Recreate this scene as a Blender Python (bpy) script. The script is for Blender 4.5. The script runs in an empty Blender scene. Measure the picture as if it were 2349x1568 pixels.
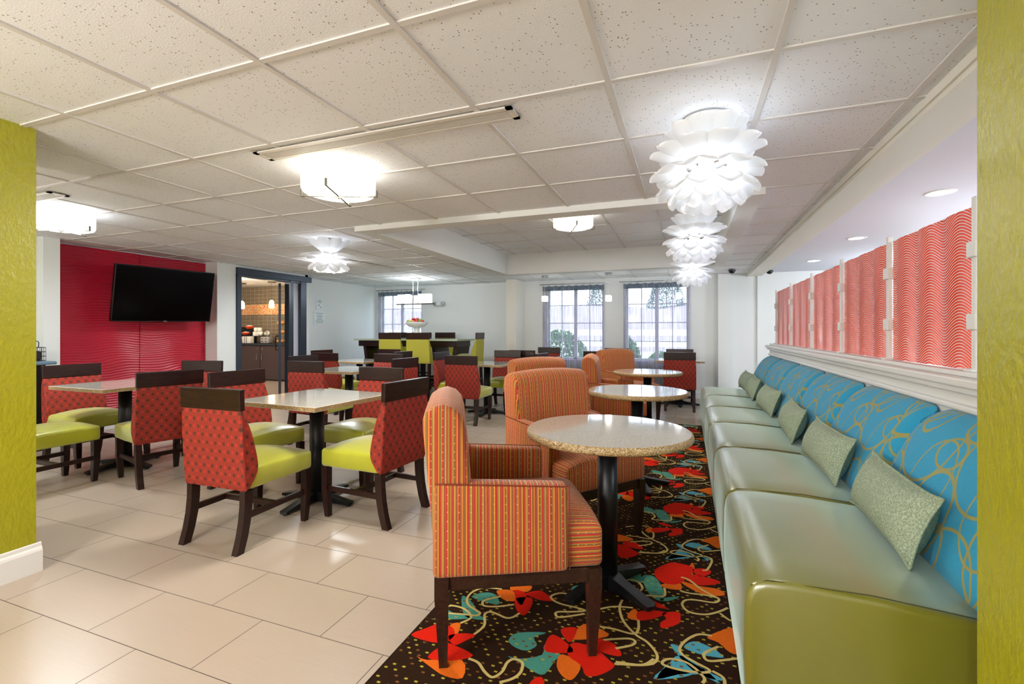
import bpy, math, random
from mathutils import Vector, Matrix
S = bpy.context.scene
COL = S.collection
PI = math.pi
random.seed(7)

# ---------------------------------------------------------------- camera, world, exposure
YAW = 0.359
cam = bpy.data.cameras.new('camera')
cam.sensor_width = 36.0
cam.lens = 1072.0 / 2349.0 * 36.0
cam.shift_y = -24.5 / 2349.0
cam.clip_start = 0.05
camo = bpy.data.objects.new('camera', cam)
COL.objects.link(camo)
camo.location = (0, 0, 1.22)
camo.rotation_euler = (PI / 2, 0, YAW)
S.camera = camo
S.view_settings.view_transform = 'Standard'
S.view_settings.look = 'None'
S.view_settings.gamma = 1.0
S.view_settings.use_curve_mapping = False
S.view_settings.exposure = 0.73
S.cycles.use_denoising = True
S.cycles.max_bounces = 8
S.cycles.diffuse_bounces = 5
S.cycles.glossy_bounces = 4
S.cycles.transparent_max_bounces = 12
S.cycles.sample_clamp_indirect = 6.0
S.cycles.caustics_reflective = False
S.cycles.caustics_refractive = False
W = bpy.data.worlds.new('world')
S.world = W
W.use_nodes = True
wn = W.node_tree
bg = wn.nodes['Background']
bg.inputs[0].default_value = (0.76, 0.88, 1.0, 1)
bg.inputs[1].default_value = 4.4

def lamp(kind, name, loc, power, color=(1, 1, 1), size=0.2, rot=(0, 0, 0), size_y=None, spread=None):
    l = bpy.data.lights.new(name, kind)
    l.energy = power
    l.color = color
    if kind == 'AREA':
        l.size = size
        if size_y:
            l.shape = 'RECTANGLE'
            l.size_y = size_y
        if spread:
            l.spread = spread
    else:
        l.shadow_soft_size = size
    o = bpy.data.objects.new(name, l)
    o.location = loc
    o.rotation_euler = rot
    COL.objects.link(o)
    return o

CZ = 2.24            # ceiling height
WARM = (1.0, 0.80, 0.58)
NEUT = (1.0, 0.94, 0.86)
COOL = (0.82, 0.90, 1.0)
# fill lamps added behind the camera to brighten the room, no fixtures
for x, y, p, c_ in ((-2.0, -1.0, 100, (1, .93, .84)), (-0.8, -2.6, 75, (.95, .97, 1)), (-4.6, -0.6, 75, (1, .94, .86)), (-2.4, -3.2, 90, (1, .95, .9))):
    lamp('POINT', 'rear_fill_light', (x, y, 1.75), p, c_, 0.16)
for x, y, p in ((2.9, 1.2, 60), (3.0, 4.5, 60), (3.0, 7.6, 50)):
    lamp('POINT', 'side_fill_light', (x, y, 1.9), p, (.86, .92, 1.0), 0.16)  # added cool fill beyond the screens, not tied to any fixture
# windows let the sky in
for x0, x1 in ((-6.75, -5.60), (-2.66, -1.53), (-1.10, 0.02)):
    a = lamp('AREA', 'window_portal', ((x0 + x1) / 2, 9.42, 1.37), 1, (1, 1, 1), x1 - x0, (-PI / 2, 0, 0), 1.4)
    a.data.cycles.is_portal = True

# ---------------------------------------------------------------- materials
def hexc(h):
    v = [int(h[i:i + 2], 16) / 255 for i in (0, 2, 4)]
    return tuple((c / 12.92 if c <= 0.04045 else ((c + 0.055) / 1.055) ** 2.4) for c in v) + (1,)

class NT:
    def __init__(s, name, rough=0.5, base=None, metal=0.0, spec=0.5, coat=0.0, coat_rough=0.1):
        s.m = bpy.data.materials.new(name)
        s.m.use_nodes = True
        s.t = s.m.node_tree
        s.n = s.t.nodes
        s.b = s.n['Principled BSDF']
        s.out = s.n['Material Output']
        s.b.inputs['Roughness'].default_value = rough
        s.b.inputs['Metallic'].default_value = metal
        s.b.inputs['Specular IOR Level'].default_value = spec
        s.b.inputs['Coat Weight'].default_value = coat
        s.b.inputs['Coat Roughness'].default_value = coat_rough
        if base is not None:
            s.b.inputs['Base Color'].default_value = hexc(base) if isinstance(base, str) else base
    def L(s, a, b):
        s.t.links.new(a, b)
    def put(s, sock, v):
        if hasattr(v, 'links'):
            s.L(v, sock)
        elif isinstance(v, str):
            sock.default_value = hexc(v)
        else:
            sock.default_value = v
    def math(s, op, a, b=None, c=None):
        n = s.n.new('ShaderNodeMath')
        n.operation = op
        for i, v in enumerate((a, b, c)):
            if v is not None:
                s.put(n.inputs[i], v)
        return n.outputs[0]
    def mix(s, f, a, b):
        n = s.n.new('ShaderNodeMix')
        n.data_type = 'RGBA'
        s.put(n.inputs[0], f)
        s.put(n.inputs[6], a)
        s.put(n.inputs[7], b)
        return n.outputs[2]
    def xyz(s, v):
        n = s.n.new('ShaderNodeSeparateXYZ')
        s.L(v, n.inputs[0])
        return n.outputs
    def comb(s, x, y, z=0.0):
        n = s.n.new('ShaderNodeCombineXYZ')
        for i, v in enumerate((x, y, z)):
            s.put(n.inputs[i], v)
        return n.outputs[0]
    def pos(s):
        return s.n.new('ShaderNodeNewGeometry').outputs['Position']
    def obj(s):
        return s.n.new('ShaderNodeTexCoord').outputs['Object']
    def uv(s):
        return s.n.new('ShaderNodeTexCoord').outputs['UV']
    def map(s, v, sc=(1, 1, 1)):
        n = s.n.new('ShaderNodeMapping')
        s.L(v, n.inputs[0])
        n.inputs['Scale'].default_value = sc
        return n.outputs[0]
    def noise(s, v, scale, detail=2.0, rough=0.5, col=False):
        n = s.n.new('ShaderNodeTexNoise')
        s.L(v, n.inputs['Vector'])
        n.inputs['Scale'].default_value = scale
        n.inputs['Detail'].default_value = detail
        n.inputs['Roughness'].default_value = rough
        return n.outputs['Color' if col else 'Fac']
    def vor(s, v, scale, out='Distance', feature='F1'):
        n = s.n.new('ShaderNodeTexVoronoi')
        n.feature = feature
        s.L(v, n.inputs['Vector'])
        n.inputs['Scale'].default_value = scale
        return n.outputs[out]
    def white(s, v):
        n = s.n.new('ShaderNodeTexWhiteNoise')
        s.L(v, n.inputs['Vector'])
        return n.outputs['Value']
    def ramp(s, f, stops, const=False):
        n = s.n.new('ShaderNodeValToRGB')
        if const:
            n.color_ramp.interpolation = 'CONSTANT'
        e = n.color_ramp.elements
        while len(e) < len(stops):
            e.new(0.5)
        for i, (p, c) in enumerate(stops):
            e[i].position = p
            e[i].color = hexc(c) if isinstance(c, str) else c
        s.put(n.inputs[0], f)
        return n.outputs[0]
    def base(s, c):
        s.put(s.b.inputs['Base Color'], c)
    def bump(s, h, strength=0.3, dist=0.01):
        n = s.n.new('ShaderNodeBump')
        n.inputs['Strength'].default_value = strength
        n.inputs['Distance'].default_value = dist
        s.put(n.inputs['Height'], h)
        s.L(n.outputs[0], s.b.inputs['Normal'])

MT = {}
def plain(key, base, rough=0.5, metal=0.0, spec=0.5, coat=0.0, var=0.0, scale=20):
    k = NT(key, rough, base, metal, spec, coat)
    if var:
        c = hexc(base)
        d = tuple(x * (1 - var) for x in c[:3]) + (1,)
        k.base(k.mix(k.noise(k.obj(), scale, 3), d, c))
    MT[key] = k.m
    return k

plain('white_paint', 'dcdedc', 0.6, var=0.04, scale=3)
plain('wall_paint', 'dfe3e2', 0.65, var=0.03, scale=2)
plain('cream_paint', 'dedcd2', 0.6, var=0.03, scale=2)
plain('trim_white', 'dcdcda', 0.4)
plain('drywall', 'cdd0da', 0.7, var=0.02, scale=2)
plain('black_metal', '14161a', 0.38, 0.3, var=0.3, scale=60)
plain('black_plastic', '0b0b0c', 0.25)
plain('dark_frame', '39424f', 0.35, 0.4)
plain('chrome', 'b9bcc0', 0.22, 1.0)
plain('nickel', '625f52', 0.45, 0.6)
plain('lamp_white', 'e6e8ea', 0.4)
plain('white_ceramic', 'e6e8e6', 0.2, coat=0.5)
plain('orange_bowl', 'd8441a', 0.3)
plain('blue_grey', '5d7688', 0.3)
plain('cabinet_laminate', '4a3c3c', 0.4, var=0.1, scale=30)
plain('paper', 'dfe8ea', 0.6)
plain('ink_green', '2f8a5c', 0.6)
plain('ink_grey', '6f7f88', 0.6)
plain('ink_navy', '27324a', 0.6)
plain('apple_red', 'c8343a', 0.3, var=0.3, scale=20)
plain('apple_green', '7fb23a', 0.3, var=0.2, scale=20)
plain('orange_peel', 'e8862a', 0.45, var=0.1, scale=60)
plain('bread_tan', 'c08a50', 0.6)
plain('stem_brown', '4a3320', 0.7)
plain('screen_black', '020203', 0.2, spec=0.12)
plain('bench_plinth', '1c1614', 0.6)
plain('brass', 'b08a3a', 0.3, 1.0)
plain('outlet_white', 'd8d8d4', 0.4)
plain('seam_dark', '3a3a14', 0.7)
plain('vent_dark', '2e2824', 0.8)
plain('vent_white', 'cfcac2', 0.5)
plain('white_vinyl', 'f0f0f0', 0.5)
plain('welt_cord', '7a2c14', 0.8)
plain('grass', '6f8a48', 0.9, var=0.4, scale=3)
plain('bush_green', '4f7a3a', 0.9, var=0.5, scale=8)
plain('conifer_green', '5a7268', 0.9, var=0.4, scale=4)
plain('brown_bank', '9c8f92', 0.9, var=0.2, scale=1)
plain('asphalt', '9a9a98', 0.9, var=0.1, scale=5)
plain('metal_light', 'c9ccd0', 0.3, 0.6)

def emis(key, color, strength, base='ffffff'):
    k = NT(key, 0.4, base)
    k.b.inputs['Emission Color'].default_value = color if not isinstance(color, str) else hexc(color)
    k.b.inputs['Emission Strength'].default_value = strength
    MT[key] = k.m
emis('glow_warm', (1.0, 0.95, 0.80, 1), 2.6)
emis('glow_cool', (0.93, 0.97, 1.0, 1), 3.2)
emis('glow_far', (0.92, 0.97, 1.0, 1), 1.3)
emis('glow_bulb', (0.92, 0.96, 1.0, 1), 34.0)
emis('glow_can', (0.95, 0.97, 1.0, 1), 30.0)
emis('glow_amber', (1.0, 0.72, 0.35, 1), 26.0)
emis('glow_cube', (1.0, 0.97, 0.92, 1), 10.0)

# lotus petals: thin white plastic that lets the bulb shine through
k = NT('petal', 0.4, 'f4f6f8')
tr = k.n.new('ShaderNodeBsdfTranslucent')
tr.inputs[0].default_value = (0.93, 0.96, 1.0, 1)
mx = k.n.new('ShaderNodeMixShader')
mx.inputs[0].default_value = 0.42
k.L(k.b.outputs[0], mx.inputs[1]); k.L(tr.outputs[0], mx.inputs[2]); k.L(mx.outputs[0], k.out.inputs[0])
MT['petal'] = k.m
# window glass, frosted glass
k = NT('glass', 0.02, 'ffffff')
ta = k.n.new('ShaderNodeBsdfTransparent'); ta.inputs[0].default_value = (0.93, 0.95, 0.97, 1)
gl = k.n.new('ShaderNodeBsdfGlossy'); gl.inputs['Roughness'].default_value = 0.03
mx = k.n.new('ShaderNodeMixShader'); mx.inputs[0].default_value = 0.008
k.L(ta.outputs[0], mx.inputs[1]); k.L(gl.outputs[0], mx.inputs[2]); k.L(mx.outputs[0], k.out.inputs[0])
MT['glass'] = k.m
k = NT('frosted_glass', 0.5, 'd9dce6')
tr = k.n.new('ShaderNodeBsdfTranslucent'); tr.inputs[0].default_value = (0.8, 0.82, 0.9, 1)
mx = k.n.new('ShaderNodeMixShader'); mx.inputs[0].default_value = 0.5
k.L(k.b.outputs[0], mx.inputs[1]); k.L(tr.outputs[0], mx.inputs[2]); k.L(mx.outputs[0], k.out.inputs[0])
MT['frosted_glass'] = k.m
# sheer curtain
def sheer(key, col, alpha):
    k = NT(key, 0.8, col)
    tr = k.n.new('ShaderNodeBsdfTranslucent'); tr.inputs[0].default_value = hexc(col)
    m1 = k.n.new('ShaderNodeMixShader'); m1.inputs[0].default_value = 0.5
    k.L(k.b.outputs[0], m1.inputs[1]); k.L(tr.outputs[0], m1.inputs[2])
    ta = k.n.new('ShaderNodeBsdfTransparent')
    m2 = k.n.new('ShaderNodeMixShader')
    w = k.noise(k.map(k.obj(), (60, 60, 1.5)), 1.0, 2)
    f = k.math('MULTIPLY_ADD', w, 0.9, alpha - 0.45)
    k.L(f, m2.inputs[0])
    k.L(ta.outputs[0], m2.inputs[1]); k.L(m1.outputs[0], m2.inputs[2]); k.L(m2.outputs[0], k.out.inputs[0])
    MT[key] = k.m
sheer('sheer_curtain', '8f8aa0', 0.54)
sheer('sheer_header', '5c6880', 0.78)

# dark espresso wood with open grain
def wood(key, a, b, rough=0.32):
    k = NT(key, rough, a, spec=0.35, coat=0.04)
    v = k.map(k.obj(), (3, 26, 26))
    w = k.noise(v, 4.0, 5, 0.65)
    k.base(k.ramp(w, [(0.35, a), (0.62, b)]))
    k.bump(w, 0.12, 0.004)
    MT[key] = k.m
wood('espresso_wood', '150a08', '2e1610')
wood('dark_walnut', '20130d', '38231a')

# lime vinyl
k = NT('lime_vinyl', 0.34, 'a8aa14', coat=0.25, coat_rough=0.25)
k.b.inputs['Sheen Weight'].default_value = 0.5
k.b.inputs['Sheen Tint'].default_value = (.86, .95, 1.0, 1)  # bluish tint puts window reflection into the seat material
n1 = k.noise(k.obj(), 9, 3)
k.base(k.mix(n1, '9a9c12', 'b2b41c'))
k.bump(k.noise(k.obj(), 160, 2), 0.08, 0.002)
MT['lime_vinyl'] = k.m
k = NT('lime_fabric', 0.8, 'aaa534')
k.base(k.mix(k.noise(k.obj(), 200, 2), 'a09a2e', 'b4ae3c'))
MT['lime_fabric'] = k.m
k = NT('olive_vinyl', 0.28, '8a8a2a', spec=0.8, coat=0.6, coat_rough=0.30)
k.b.inputs['IOR'].default_value = 1.6
k.b.inputs['Sheen Weight'].default_value = 0.68
k.b.inputs['Sheen Roughness'].default_value = 0.4
k.b.inputs['Sheen Tint'].default_value = (.76, 1.0, .92, 1)  # cool tint stands in for sky light reflected on the seat tops
k.base(k.mix(k.noise(k.obj(), 5, 3), '6c6a18', '747220'))
k.bump(k.noise(k.obj(), 260, 2), 0.10, 0.001)
MT['olive_vinyl'] = k.m

# red dining fabric: fine dark lines with staggered brown and bright dots
k = NT('dotted_red_fabric', 0.75, 'b0301a')
u = k.xyz(k.uv())
x, y = u[0], u[1]
P, Q = 0.064, 0.044
row = k.math('FLOOR', k.math('DIVIDE', y, Q))
sh = k.math('MULTIPLY', k.math('MODULO', k.math('ADD', row, 1000), 2.0), 0.5)
cx = k.math('ADD', k.math('DIVIDE', x, P), sh)
fy = k.math('MULTIPLY', k.math('SUBTRACT', k.math('FRACT', k.math('DIVIDE', y, Q)), 0.5), Q)
def dots(off, r):
    fx = k.math('MULTIPLY', k.math('SUBTRACT', k.math('FRACT', k.math('ADD', cx, off)), 0.5), P * 1.15)
    d = k.math('SQRT', k.math('ADD', k.math('MULTIPLY', fx, fx), k.math('MULTIPLY', fy, fy)))
    return k.math('LESS_THAN', d, r)
ln = k.math('GREATER_THAN', k.math('SINE', k.math('MULTIPLY', x, 2 * PI / 0.0058)), 0.25)
bc = k.mix(ln, '9e2814', '641e0e')
bc = k.mix(dots(0.5, 0.0105), bc, k.mix(ln, 'b42a16', '96220f'))
bc = k.mix(dots(0.0, 0.0105), bc, k.mix(ln, '562412', '3e180e'))
k.base(bc)
MT['dotted_red_fabric'] = k.m

# striped armchair fabric
k = NT('striped_fabric', 0.8, 'c05020')
k.b.inputs['Sheen Weight'].default_value = 0.22
k.b.inputs['Sheen Tint'].default_value = (1, .86, .86, 1)
u = k.xyz(k.uv())
stops = ['ac2410', 'c07c22', '7a2a12', '74682a', 'c87a20', 'a82a12', '6e5440', 'c8882e', '8e3416', '7c7028', 'be7422', 'b0200e',
         '7a5a44', 'bc7820', 'a84412', '6c6226', 'b42a10', 'c68a30', '6e3218', 'aa2812', '857a34', 'c8802a', '94300f', '78624a']
wd = [3, 2, 1, 2, 1, 3, 2, 2, 2, 2, 1, 3, 2, 2, 1, 2, 2, 2, 1, 3, 2, 2, 2, 1]
f = k.math('FRACT', k.math('DIVIDE', u[0], 0.100))
sc = k.ramp(f, [(sum(wd[:i]) / float(sum(wd)), c) for i, c in enumerate(stops)], True)
dv = k.math('LESS_THAN', k.math('ABSOLUTE', k.math('SUBTRACT', k.math('FRACT', k.math('DIVIDE', u[0], 0.0417)), 0.35)), 0.035)
dw = k.math('LESS_THAN', k.math('FRACT', k.math('DIVIDE', u[1], 0.03)), 0.10)
k.base(k.mix(k.math('MULTIPLY', dv, dw), sc, 'e8b858'))
MT['striped_fabric'] = k.m

# bench back fabric: interlaced rings on blue
k = NT('ringed_blue_fabric', 0.85, '2a90b0')
k.b.inputs['Sheen Weight'].default_value = 0.1
u = k.xyz(k.uv())
def ring(px, py, ox, oy, r, w, ex, ey):
    a = k.math('MULTIPLY', k.math('SUBTRACT', k.math('FRACT', k.math('ADD', k.math('DIVIDE', u[0], px), ox)), 0.5), px / ex)
    b = k.math('MULTIPLY', k.math('SUBTRACT', k.math('FRACT', k.math('ADD', k.math('DIVIDE', u[1], py), oy)), 0.5), py / ey)
    d = k.math('SQRT', k.math('ADD', k.math('MULTIPLY', a, a), k.math('MULTIPLY', b, b)))
    return k.math('LESS_THAN', k.math('ABSOLUTE', k.math('SUBTRACT', d, r)), w)
rs = [ring(0.40, 0.44, 0.0, 0.0, 0.165, 0.0050, 1.0, 1.15), ring(0.40, 0.44, 0.5, 0.42, 0.120, 0.0055, 1.0, 1.3),
      ring(0.40, 0.44, 0.25, 0.2, 0.066, 0.0065, 0.85, 1.25), ring(0.40, 0.44, 0.72, 0.65, 0.150, 0.0045, 0.8, 1.1),
      ring(0.40, 0.44, 0.62, 0.92, 0.070, 0.006, 1.15, 0.9)]
m = rs[0]
for r_ in rs[1:]:
    m = k.math('MAXIMUM', m, r_)
k.base(k.mix(m, k.mix(k.noise(k.obj(), 140, 2), '1583ac', '2597bd'), '8f8a4e'))
MT['ringed_blue_fabric'] = k.m
k = NT('sage_fabric', 0.9, '7d8f74')
v = k.vor(k.obj(), 170)
k.base(k.mix(v, '66755c', 'adbca4'))
k.bump(v, 0.5, 0.003)
MT['sage_fabric'] = k.m

# speckled stone table tops
k = NT('polished_stone', 0.08, 'c9bfae', coat=0.4, coat_rough=0.03)
v = k.noise(k.obj(), 260, 3, 0.7)
k.base(k.ramp(v, [(0.30, '94877a'), (0.45, 'b8b0a4'), (0.62, 'ccc6bc')]))
MT['polished_stone'] = k.m
k = NT('stone_edge', 0.5, 'b99a6a')
v = k.vor(k.obj(), 330, 'Color')
k.base(k.ramp(k.xyz(v)[0], [(0.0, '5e4c32'), (0.18, '92784e'), (0.5, 'b2966a'), (0.8, 'c8b084')], True))
MT['stone_edge'] = k.m
k = NT('pale_stone', 0.12, 'b4c0ae')
k.base(k.mix(k.noise(k.obj(), 200, 3), 'a8b49e', 'c2ccba'))
MT['pale_stone'] = k.m

# green textured plaster
k = NT('green_plaster', 0.34, '9a9a12', spec=0.6)
v = k.noise(k.map(k.obj(), (1, 1, 0.6)), 48, 4, 0.6)
k.base(k.mix(k.noise(k.obj(), 3, 2), '8f8c0c', '999616'))
k.bump(v, 0.55, 0.010)
MT['green_plaster'] = k.m

# acoustic tile with pin holes (world aligned)
k = NT('ceiling_tile', 0.9, 'cfc6bb')
p = k.pos()
v = k.vor(p, 62)
keep = k.math('GREATER_THAN', k.xyz(k.vor(p, 62, 'Color'))[0], 0.45)
sp = k.math('MULTIPLY', k.math('LESS_THAN', v, 0.17), keep)
k.base(k.mix(sp, k.mix(k.noise(p, 220, 2), 'dee1e6', 'eaedf2'), '86786a'))
k.bump(k.noise(p, 150, 3), 0.25, 0.004)
MT['ceiling_tile'] = k.m
plain('grid_metal', 'd0cecc', 0.5)

# floor tiles: 0.61 x 0.3065, half bond, fine streaks along x
k = NT('floor_tile', 0.22, 'd2bfa4', spec=0.5)
s_ = k.xyz(k.pos())
ry = k.math('DIVIDE', k.math('SUBTRACT', s_[1], 1.173 - 0.3065 * 40), 0.3065)
row = k.math('FLOOR', ry)
off = k.math('MULTIPLY', k.math('MODULO', row, 2.0), 0.5)
rx = k.math('ADD', k.math('DIVIDE', k.math('SUBTRACT', s_[0], -2.167 - 0.61 * 40), 0.607), off)
col_ = k.math('FLOOR', rx)
gy = k.math('MULTIPLY', k.math('ABSOLUTE', k.math('SUBTRACT', k.math('FRACT', k.math('ADD', ry, 0.5)), 0.5)), 0.3065)
gx = k.math('MULTIPLY', k.math('ABSOLUTE', k.math('SUBTRACT', k.math('FRACT', k.math('ADD', rx, 0.5)), 0.5)), 0.607)
g = k.math('LESS_THAN', k.math('MINIMUM', gx, gy), 0.0016)
rnd = k.white(k.comb(col_, row, 0.0))
st = k.noise(k.map(k.pos(), (2.5, 120, 1)), 2.0, 3, 0.6)
tc = k.mix(st, 'a69889', 'b6a89a')
tc = k.mix(k.math('MULTIPLY', rnd, 0.35), tc, 'a69888')
k.base(k.mix(g, tc, '4a4038'))
k.put(k.b.inputs['Roughness'], k.math('MULTIPLY_ADD', g, 0.5, 0.31))
MT['floor_tile'] = k.m

# carpet: brown field with small woven dashes, and dyed patches
def carpet(key, basec, dash):
    k = NT(key, 0.95, basec, spec=0.1)
    s_ = k.xyz(k.pos())
    A, B = 0.040, 0.0235
    r_ = k.math('FLOOR', k.math('DIVIDE', s_[1], B))
    c_ = k.math('DIVIDE', s_[0], A)
    c2 = k.math('ADD', c_, k.math('MULTIPLY', k.math('MODULO', k.math('ADD', r_, 1000), 2.0), 0.5))
    fx = k.math('ABSOLUTE', k.math('SUBTRACT', k.math('FRACT', c2), 0.5))
    fy = k.math('ABSOLUTE', k.math('SUBTRACT', k.math('FRACT', k.math('DIVIDE', s_[1], B)), 0.5))
    msk = k.math('MULTIPLY', k.math('LESS_THAN', fx, 0.155), k.math('LESS_THAN', fy, 0.17))
    w = k.white(k.comb(k.math('FLOOR', c2), r_, 0.0))
    msk = k.math('MULTIPLY', msk, k.math('GREATER_THAN', w, 0.34))
    fz = k.noise(k.pos(), 420, 2)
    b0 = hexc(basec)
    bc = k.mix(fz, tuple(q * 0.6 for q in b0[:3]) + (1,), tuple(min(1, q * 1.4) for q in b0[:3]) + (1,))
    if dash:
        dc = k.mix(k.math('GREATER_THAN', w, 0.6), '7a5028', 'b0a03a')
        bc = k.mix(msk, bc, dc)
    k.base(bc)
    k.bump(k.noise(k.pos(), 500, 2), 0.5, 0.004)
    MT[key] = k.m
carpet('carpet_brown', '2a190d', True)
carpet('carpet_red', 'd3200e', False)
carpet('carpet_orange', 'e86a1c', False)
carpet('carpet_teal', '4a9284', True)
carpet('carpet_blue', '52a8c2', True)
carpet('carpet_cream', 'd0bc78', False)
carpet('carpet_edge', '20160c', False)

# red wave wall panel, orange wave screen
k = NT('crimson_panel', 0.26, 'b41832', spec=0.6)
MT['crimson_panel'] = k.m
k = NT('orange_wave', 0.22, 'e04a1c', spec=0.7)
u = k.xyz(k.uv())
k.base(k.mix(k.math('LESS_THAN', k.math('ABSOLUTE', k.math('SUBTRACT', k.math('FRACT', u[1]), 0.5)), 0.15), 'e23c06', 'ecd2cc'))  # pale crest lines paint the glossy highlights into the colour
MT['orange_wave'] = k.m

# kitchen wall: stacked small tiles with a floral band
k = NT('kitchen_tile', 0.35, '8a7f70')
s_ = k.xyz(k.pos())
fx = k.math('FRACT', k.math('DIVIDE', s_[0], 0.15))
fz = k.math('FRACT', k.math('DIVIDE', s_[2], 0.10))
gr = k.math('MAXIMUM', k.math('LESS_THAN', fx, 0.05), k.math('LESS_THAN', fz, 0.07))
st = k.noise(k.map(k.pos(), (4, 4, 160)), 1.0, 3)
tc = k.mix(gr, k.ramp(st, [(0.3, '5c5346'), (0.7, '8e8270')]), 'b0a48e')
fl = k.vor(k.pos(), 26)
fc = k.ramp(fl, [(0.0, 'c83c10'), (0.3, 'd85a20'), (0.42, 'e8c090')])
band = k.math('MULTIPLY', k.math('GREATER_THAN', s_[2], 1.66), k.math('LESS_THAN', s_[2], 1.93))
k.base(k.mix(band, tc, fc))
MT['kitchen_tile'] = k.m

# ---------------------------------------------------------------- mesh helpers
class M:
    def __init__(s):
        s.v, s.f, s.uv, s.mi, s.sm = [], [], [], [], []
    def add(s, V, F, UV=None, mi=0, sm=False, xf=None):
        o = len(s.v)
        for p in V:
            s.v.append(tuple(xf @ Vector(p)) if xf is not None else tuple(p))
        for i, f in enumerate(F):
            s.f.append([o + j for j in f])
            s.uv.append(UV[i] if UV else [(V[j][0], V[j][1]) for j in f])
            s.mi.append(mi[i] if isinstance(mi, list) else mi)
            s.sm.append(sm)
        return s
    def build(s, name, mats, parent=None, loc=(0, 0, 0), rot=(0, 0, 0)):
        me = bpy.data.meshes.new(name)
        me.from_pydata(s.v, [], s.f)
        ul = me.uv_layers.new(name='UVMap')
        k = 0
        for i, poly in enumerate(me.polygons):
            poly.material_index = s.mi[i]
            poly.use_smooth = s.sm[i]
            for j in range(len(s.f[i])):
                ul.data[k].uv = s.uv[i][j]
                k += 1
        for m in (mats if isinstance(mats, (list, tuple)) else [mats]):
            me.materials.append(MT[m])
        me.update()
        o = bpy.data.objects.new(name, me)
        COL.objects.link(o)
        o.location = loc
        o.rotation_euler = rot
        if parent:
            o.parent = parent
        return o

def T(x=0, y=0, z=0):
    return Matrix.Translation((x, y, z))
def RZ(a): return Matrix.Rotation(a, 4, 'Z')
def RX(a): return Matrix.Rotation(a, 4, 'X')
def RY(a): return Matrix.Rotation(a, 4, 'Y')

def box(x0, x1, y0, y1, z0, z1):
    V = [(x, y, z) for x in (x0, x1) for y in (y0, y1) for z in (z0, z1)]
    F = [(0, 1, 3, 2), (4, 6, 7, 5), (0, 4, 5, 1), (2, 3, 7, 6), (0, 2, 6, 4), (1, 5, 7, 3)]
    UV = []
    for i, f in enumerate(F):
        a, b = ((1, 2), (1, 2), (0, 2), (0, 2), (0, 1), (0, 1))[i]
        UV.append([(V[j][a], V[j][b]) for j in f])
    return V, F, UV

def rbox(sx, sy, sz, r=0.01, n=(1, 1, 1), seg=2, fn=None, uvm=('yz', 'xz', 'xy')):
    h = (sx / 2, sy / 2, sz / 2)
    r = min(r, min(h) * 0.98)
    ax = []
    for i in range(3):
        c = [-h[i] + r * t for t in ([0, .35, 1.0] if seg > 1 else [0, 1.0])]
        inner = h[i] - r
        mid = [-inner + 2 * inner * k / n[i] for k in range(1, n[i])]
        ax.append(c + mid + [-q for q in reversed(c)])
    V, idx, F, UV = [], {}, [], []
    def vert(p):
        key = tuple(round(q, 6) for q in p)
        if key not in idx:
            inn = [max(-h[i] + r, min(h[i] - r, p[i])) for i in range(3)]
            d = Vector([p[i] - inn[i] for i in range(3)])
            if d.length > 1e-9:
                d = d.normalized() * r
            q = [inn[i] + d[i] for i in range(3)]
            if fn:
                q = fn(*q)
            idx[key] = len(V)
            V.append(tuple(q))
        return idx[key]
    pick = {'x': 0, 'y': 1, 'z': 2}
    for a in range(3):
        b, c = (a + 1) % 3, (a + 2) % 3
        for sgn in (-1, 1):
            for i in range(len(ax[b]) - 1):
                for j in range(len(ax[c]) - 1):
                    ps = []
                    for (bi, ci) in ((i, j), (i + 1, j), (i + 1, j + 1), (i, j + 1)):
                        p = [0, 0, 0]
                        p[a] = sgn * h[a]; p[b] = ax[b][bi]; p[c] = ax[c][ci]
                        ps.append(p)
                    if sgn < 0:
                        ps.reverse()
                    F.append([vert(p) for p in ps])
                    m = uvm[a]
                    UV.append([(p[pick[m[0]]], p[pick[m[1]]]) for p in ps])
    return V, F, UV

def cyl(r0, r1, z0, z1, n=24, cap=True, bev=0.0):
    rings = [(r0 - bev, z0), (r0, z0 + bev), (r1, z1 - bev), (r1 - bev, z1)] if bev else [(r0, z0), (r1, z1)]
    return lathe(rings, n, cap)

def lathe(prof, n=24, cap=True):
    V, F, UV = [], [], []
    for r, z in prof:
        for i in range(n):
            a = 2 * PI * i / n
            V.append((r * math.cos(a), r * math.sin(a), z))
    for k in range(len(prof) - 1):
        for i in range(n):
            j = (i + 1) % n
            F.append((k * n + i, k * n + j, (k + 1) * n + j, (k + 1) * n + i))
            rr = max(prof[k][0], 0.001)
            UV.append([(i / n * 2 * PI * rr, prof[k][1]), ((i + 1) / n * 2 * PI * rr, prof[k][1]),
                       ((i + 1) / n * 2 * PI * rr, prof[k + 1][1]), (i / n * 2 * PI * rr, prof[k + 1][1])])
    if cap:
        if prof[0][0] > 1e-4:
            F.append(tuple(reversed(range(n))))
            UV.append([(V[i][0], V[i][1]) for i in reversed(range(n))])
        if prof[-1][0] > 1e-4:
            o = (len(prof) - 1) * n
            F.append(tuple(range(o, o + n)))
            UV.append([(V[i][0], V[i][1]) for i in range(o, o + n)])
    return V, F, UV

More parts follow.
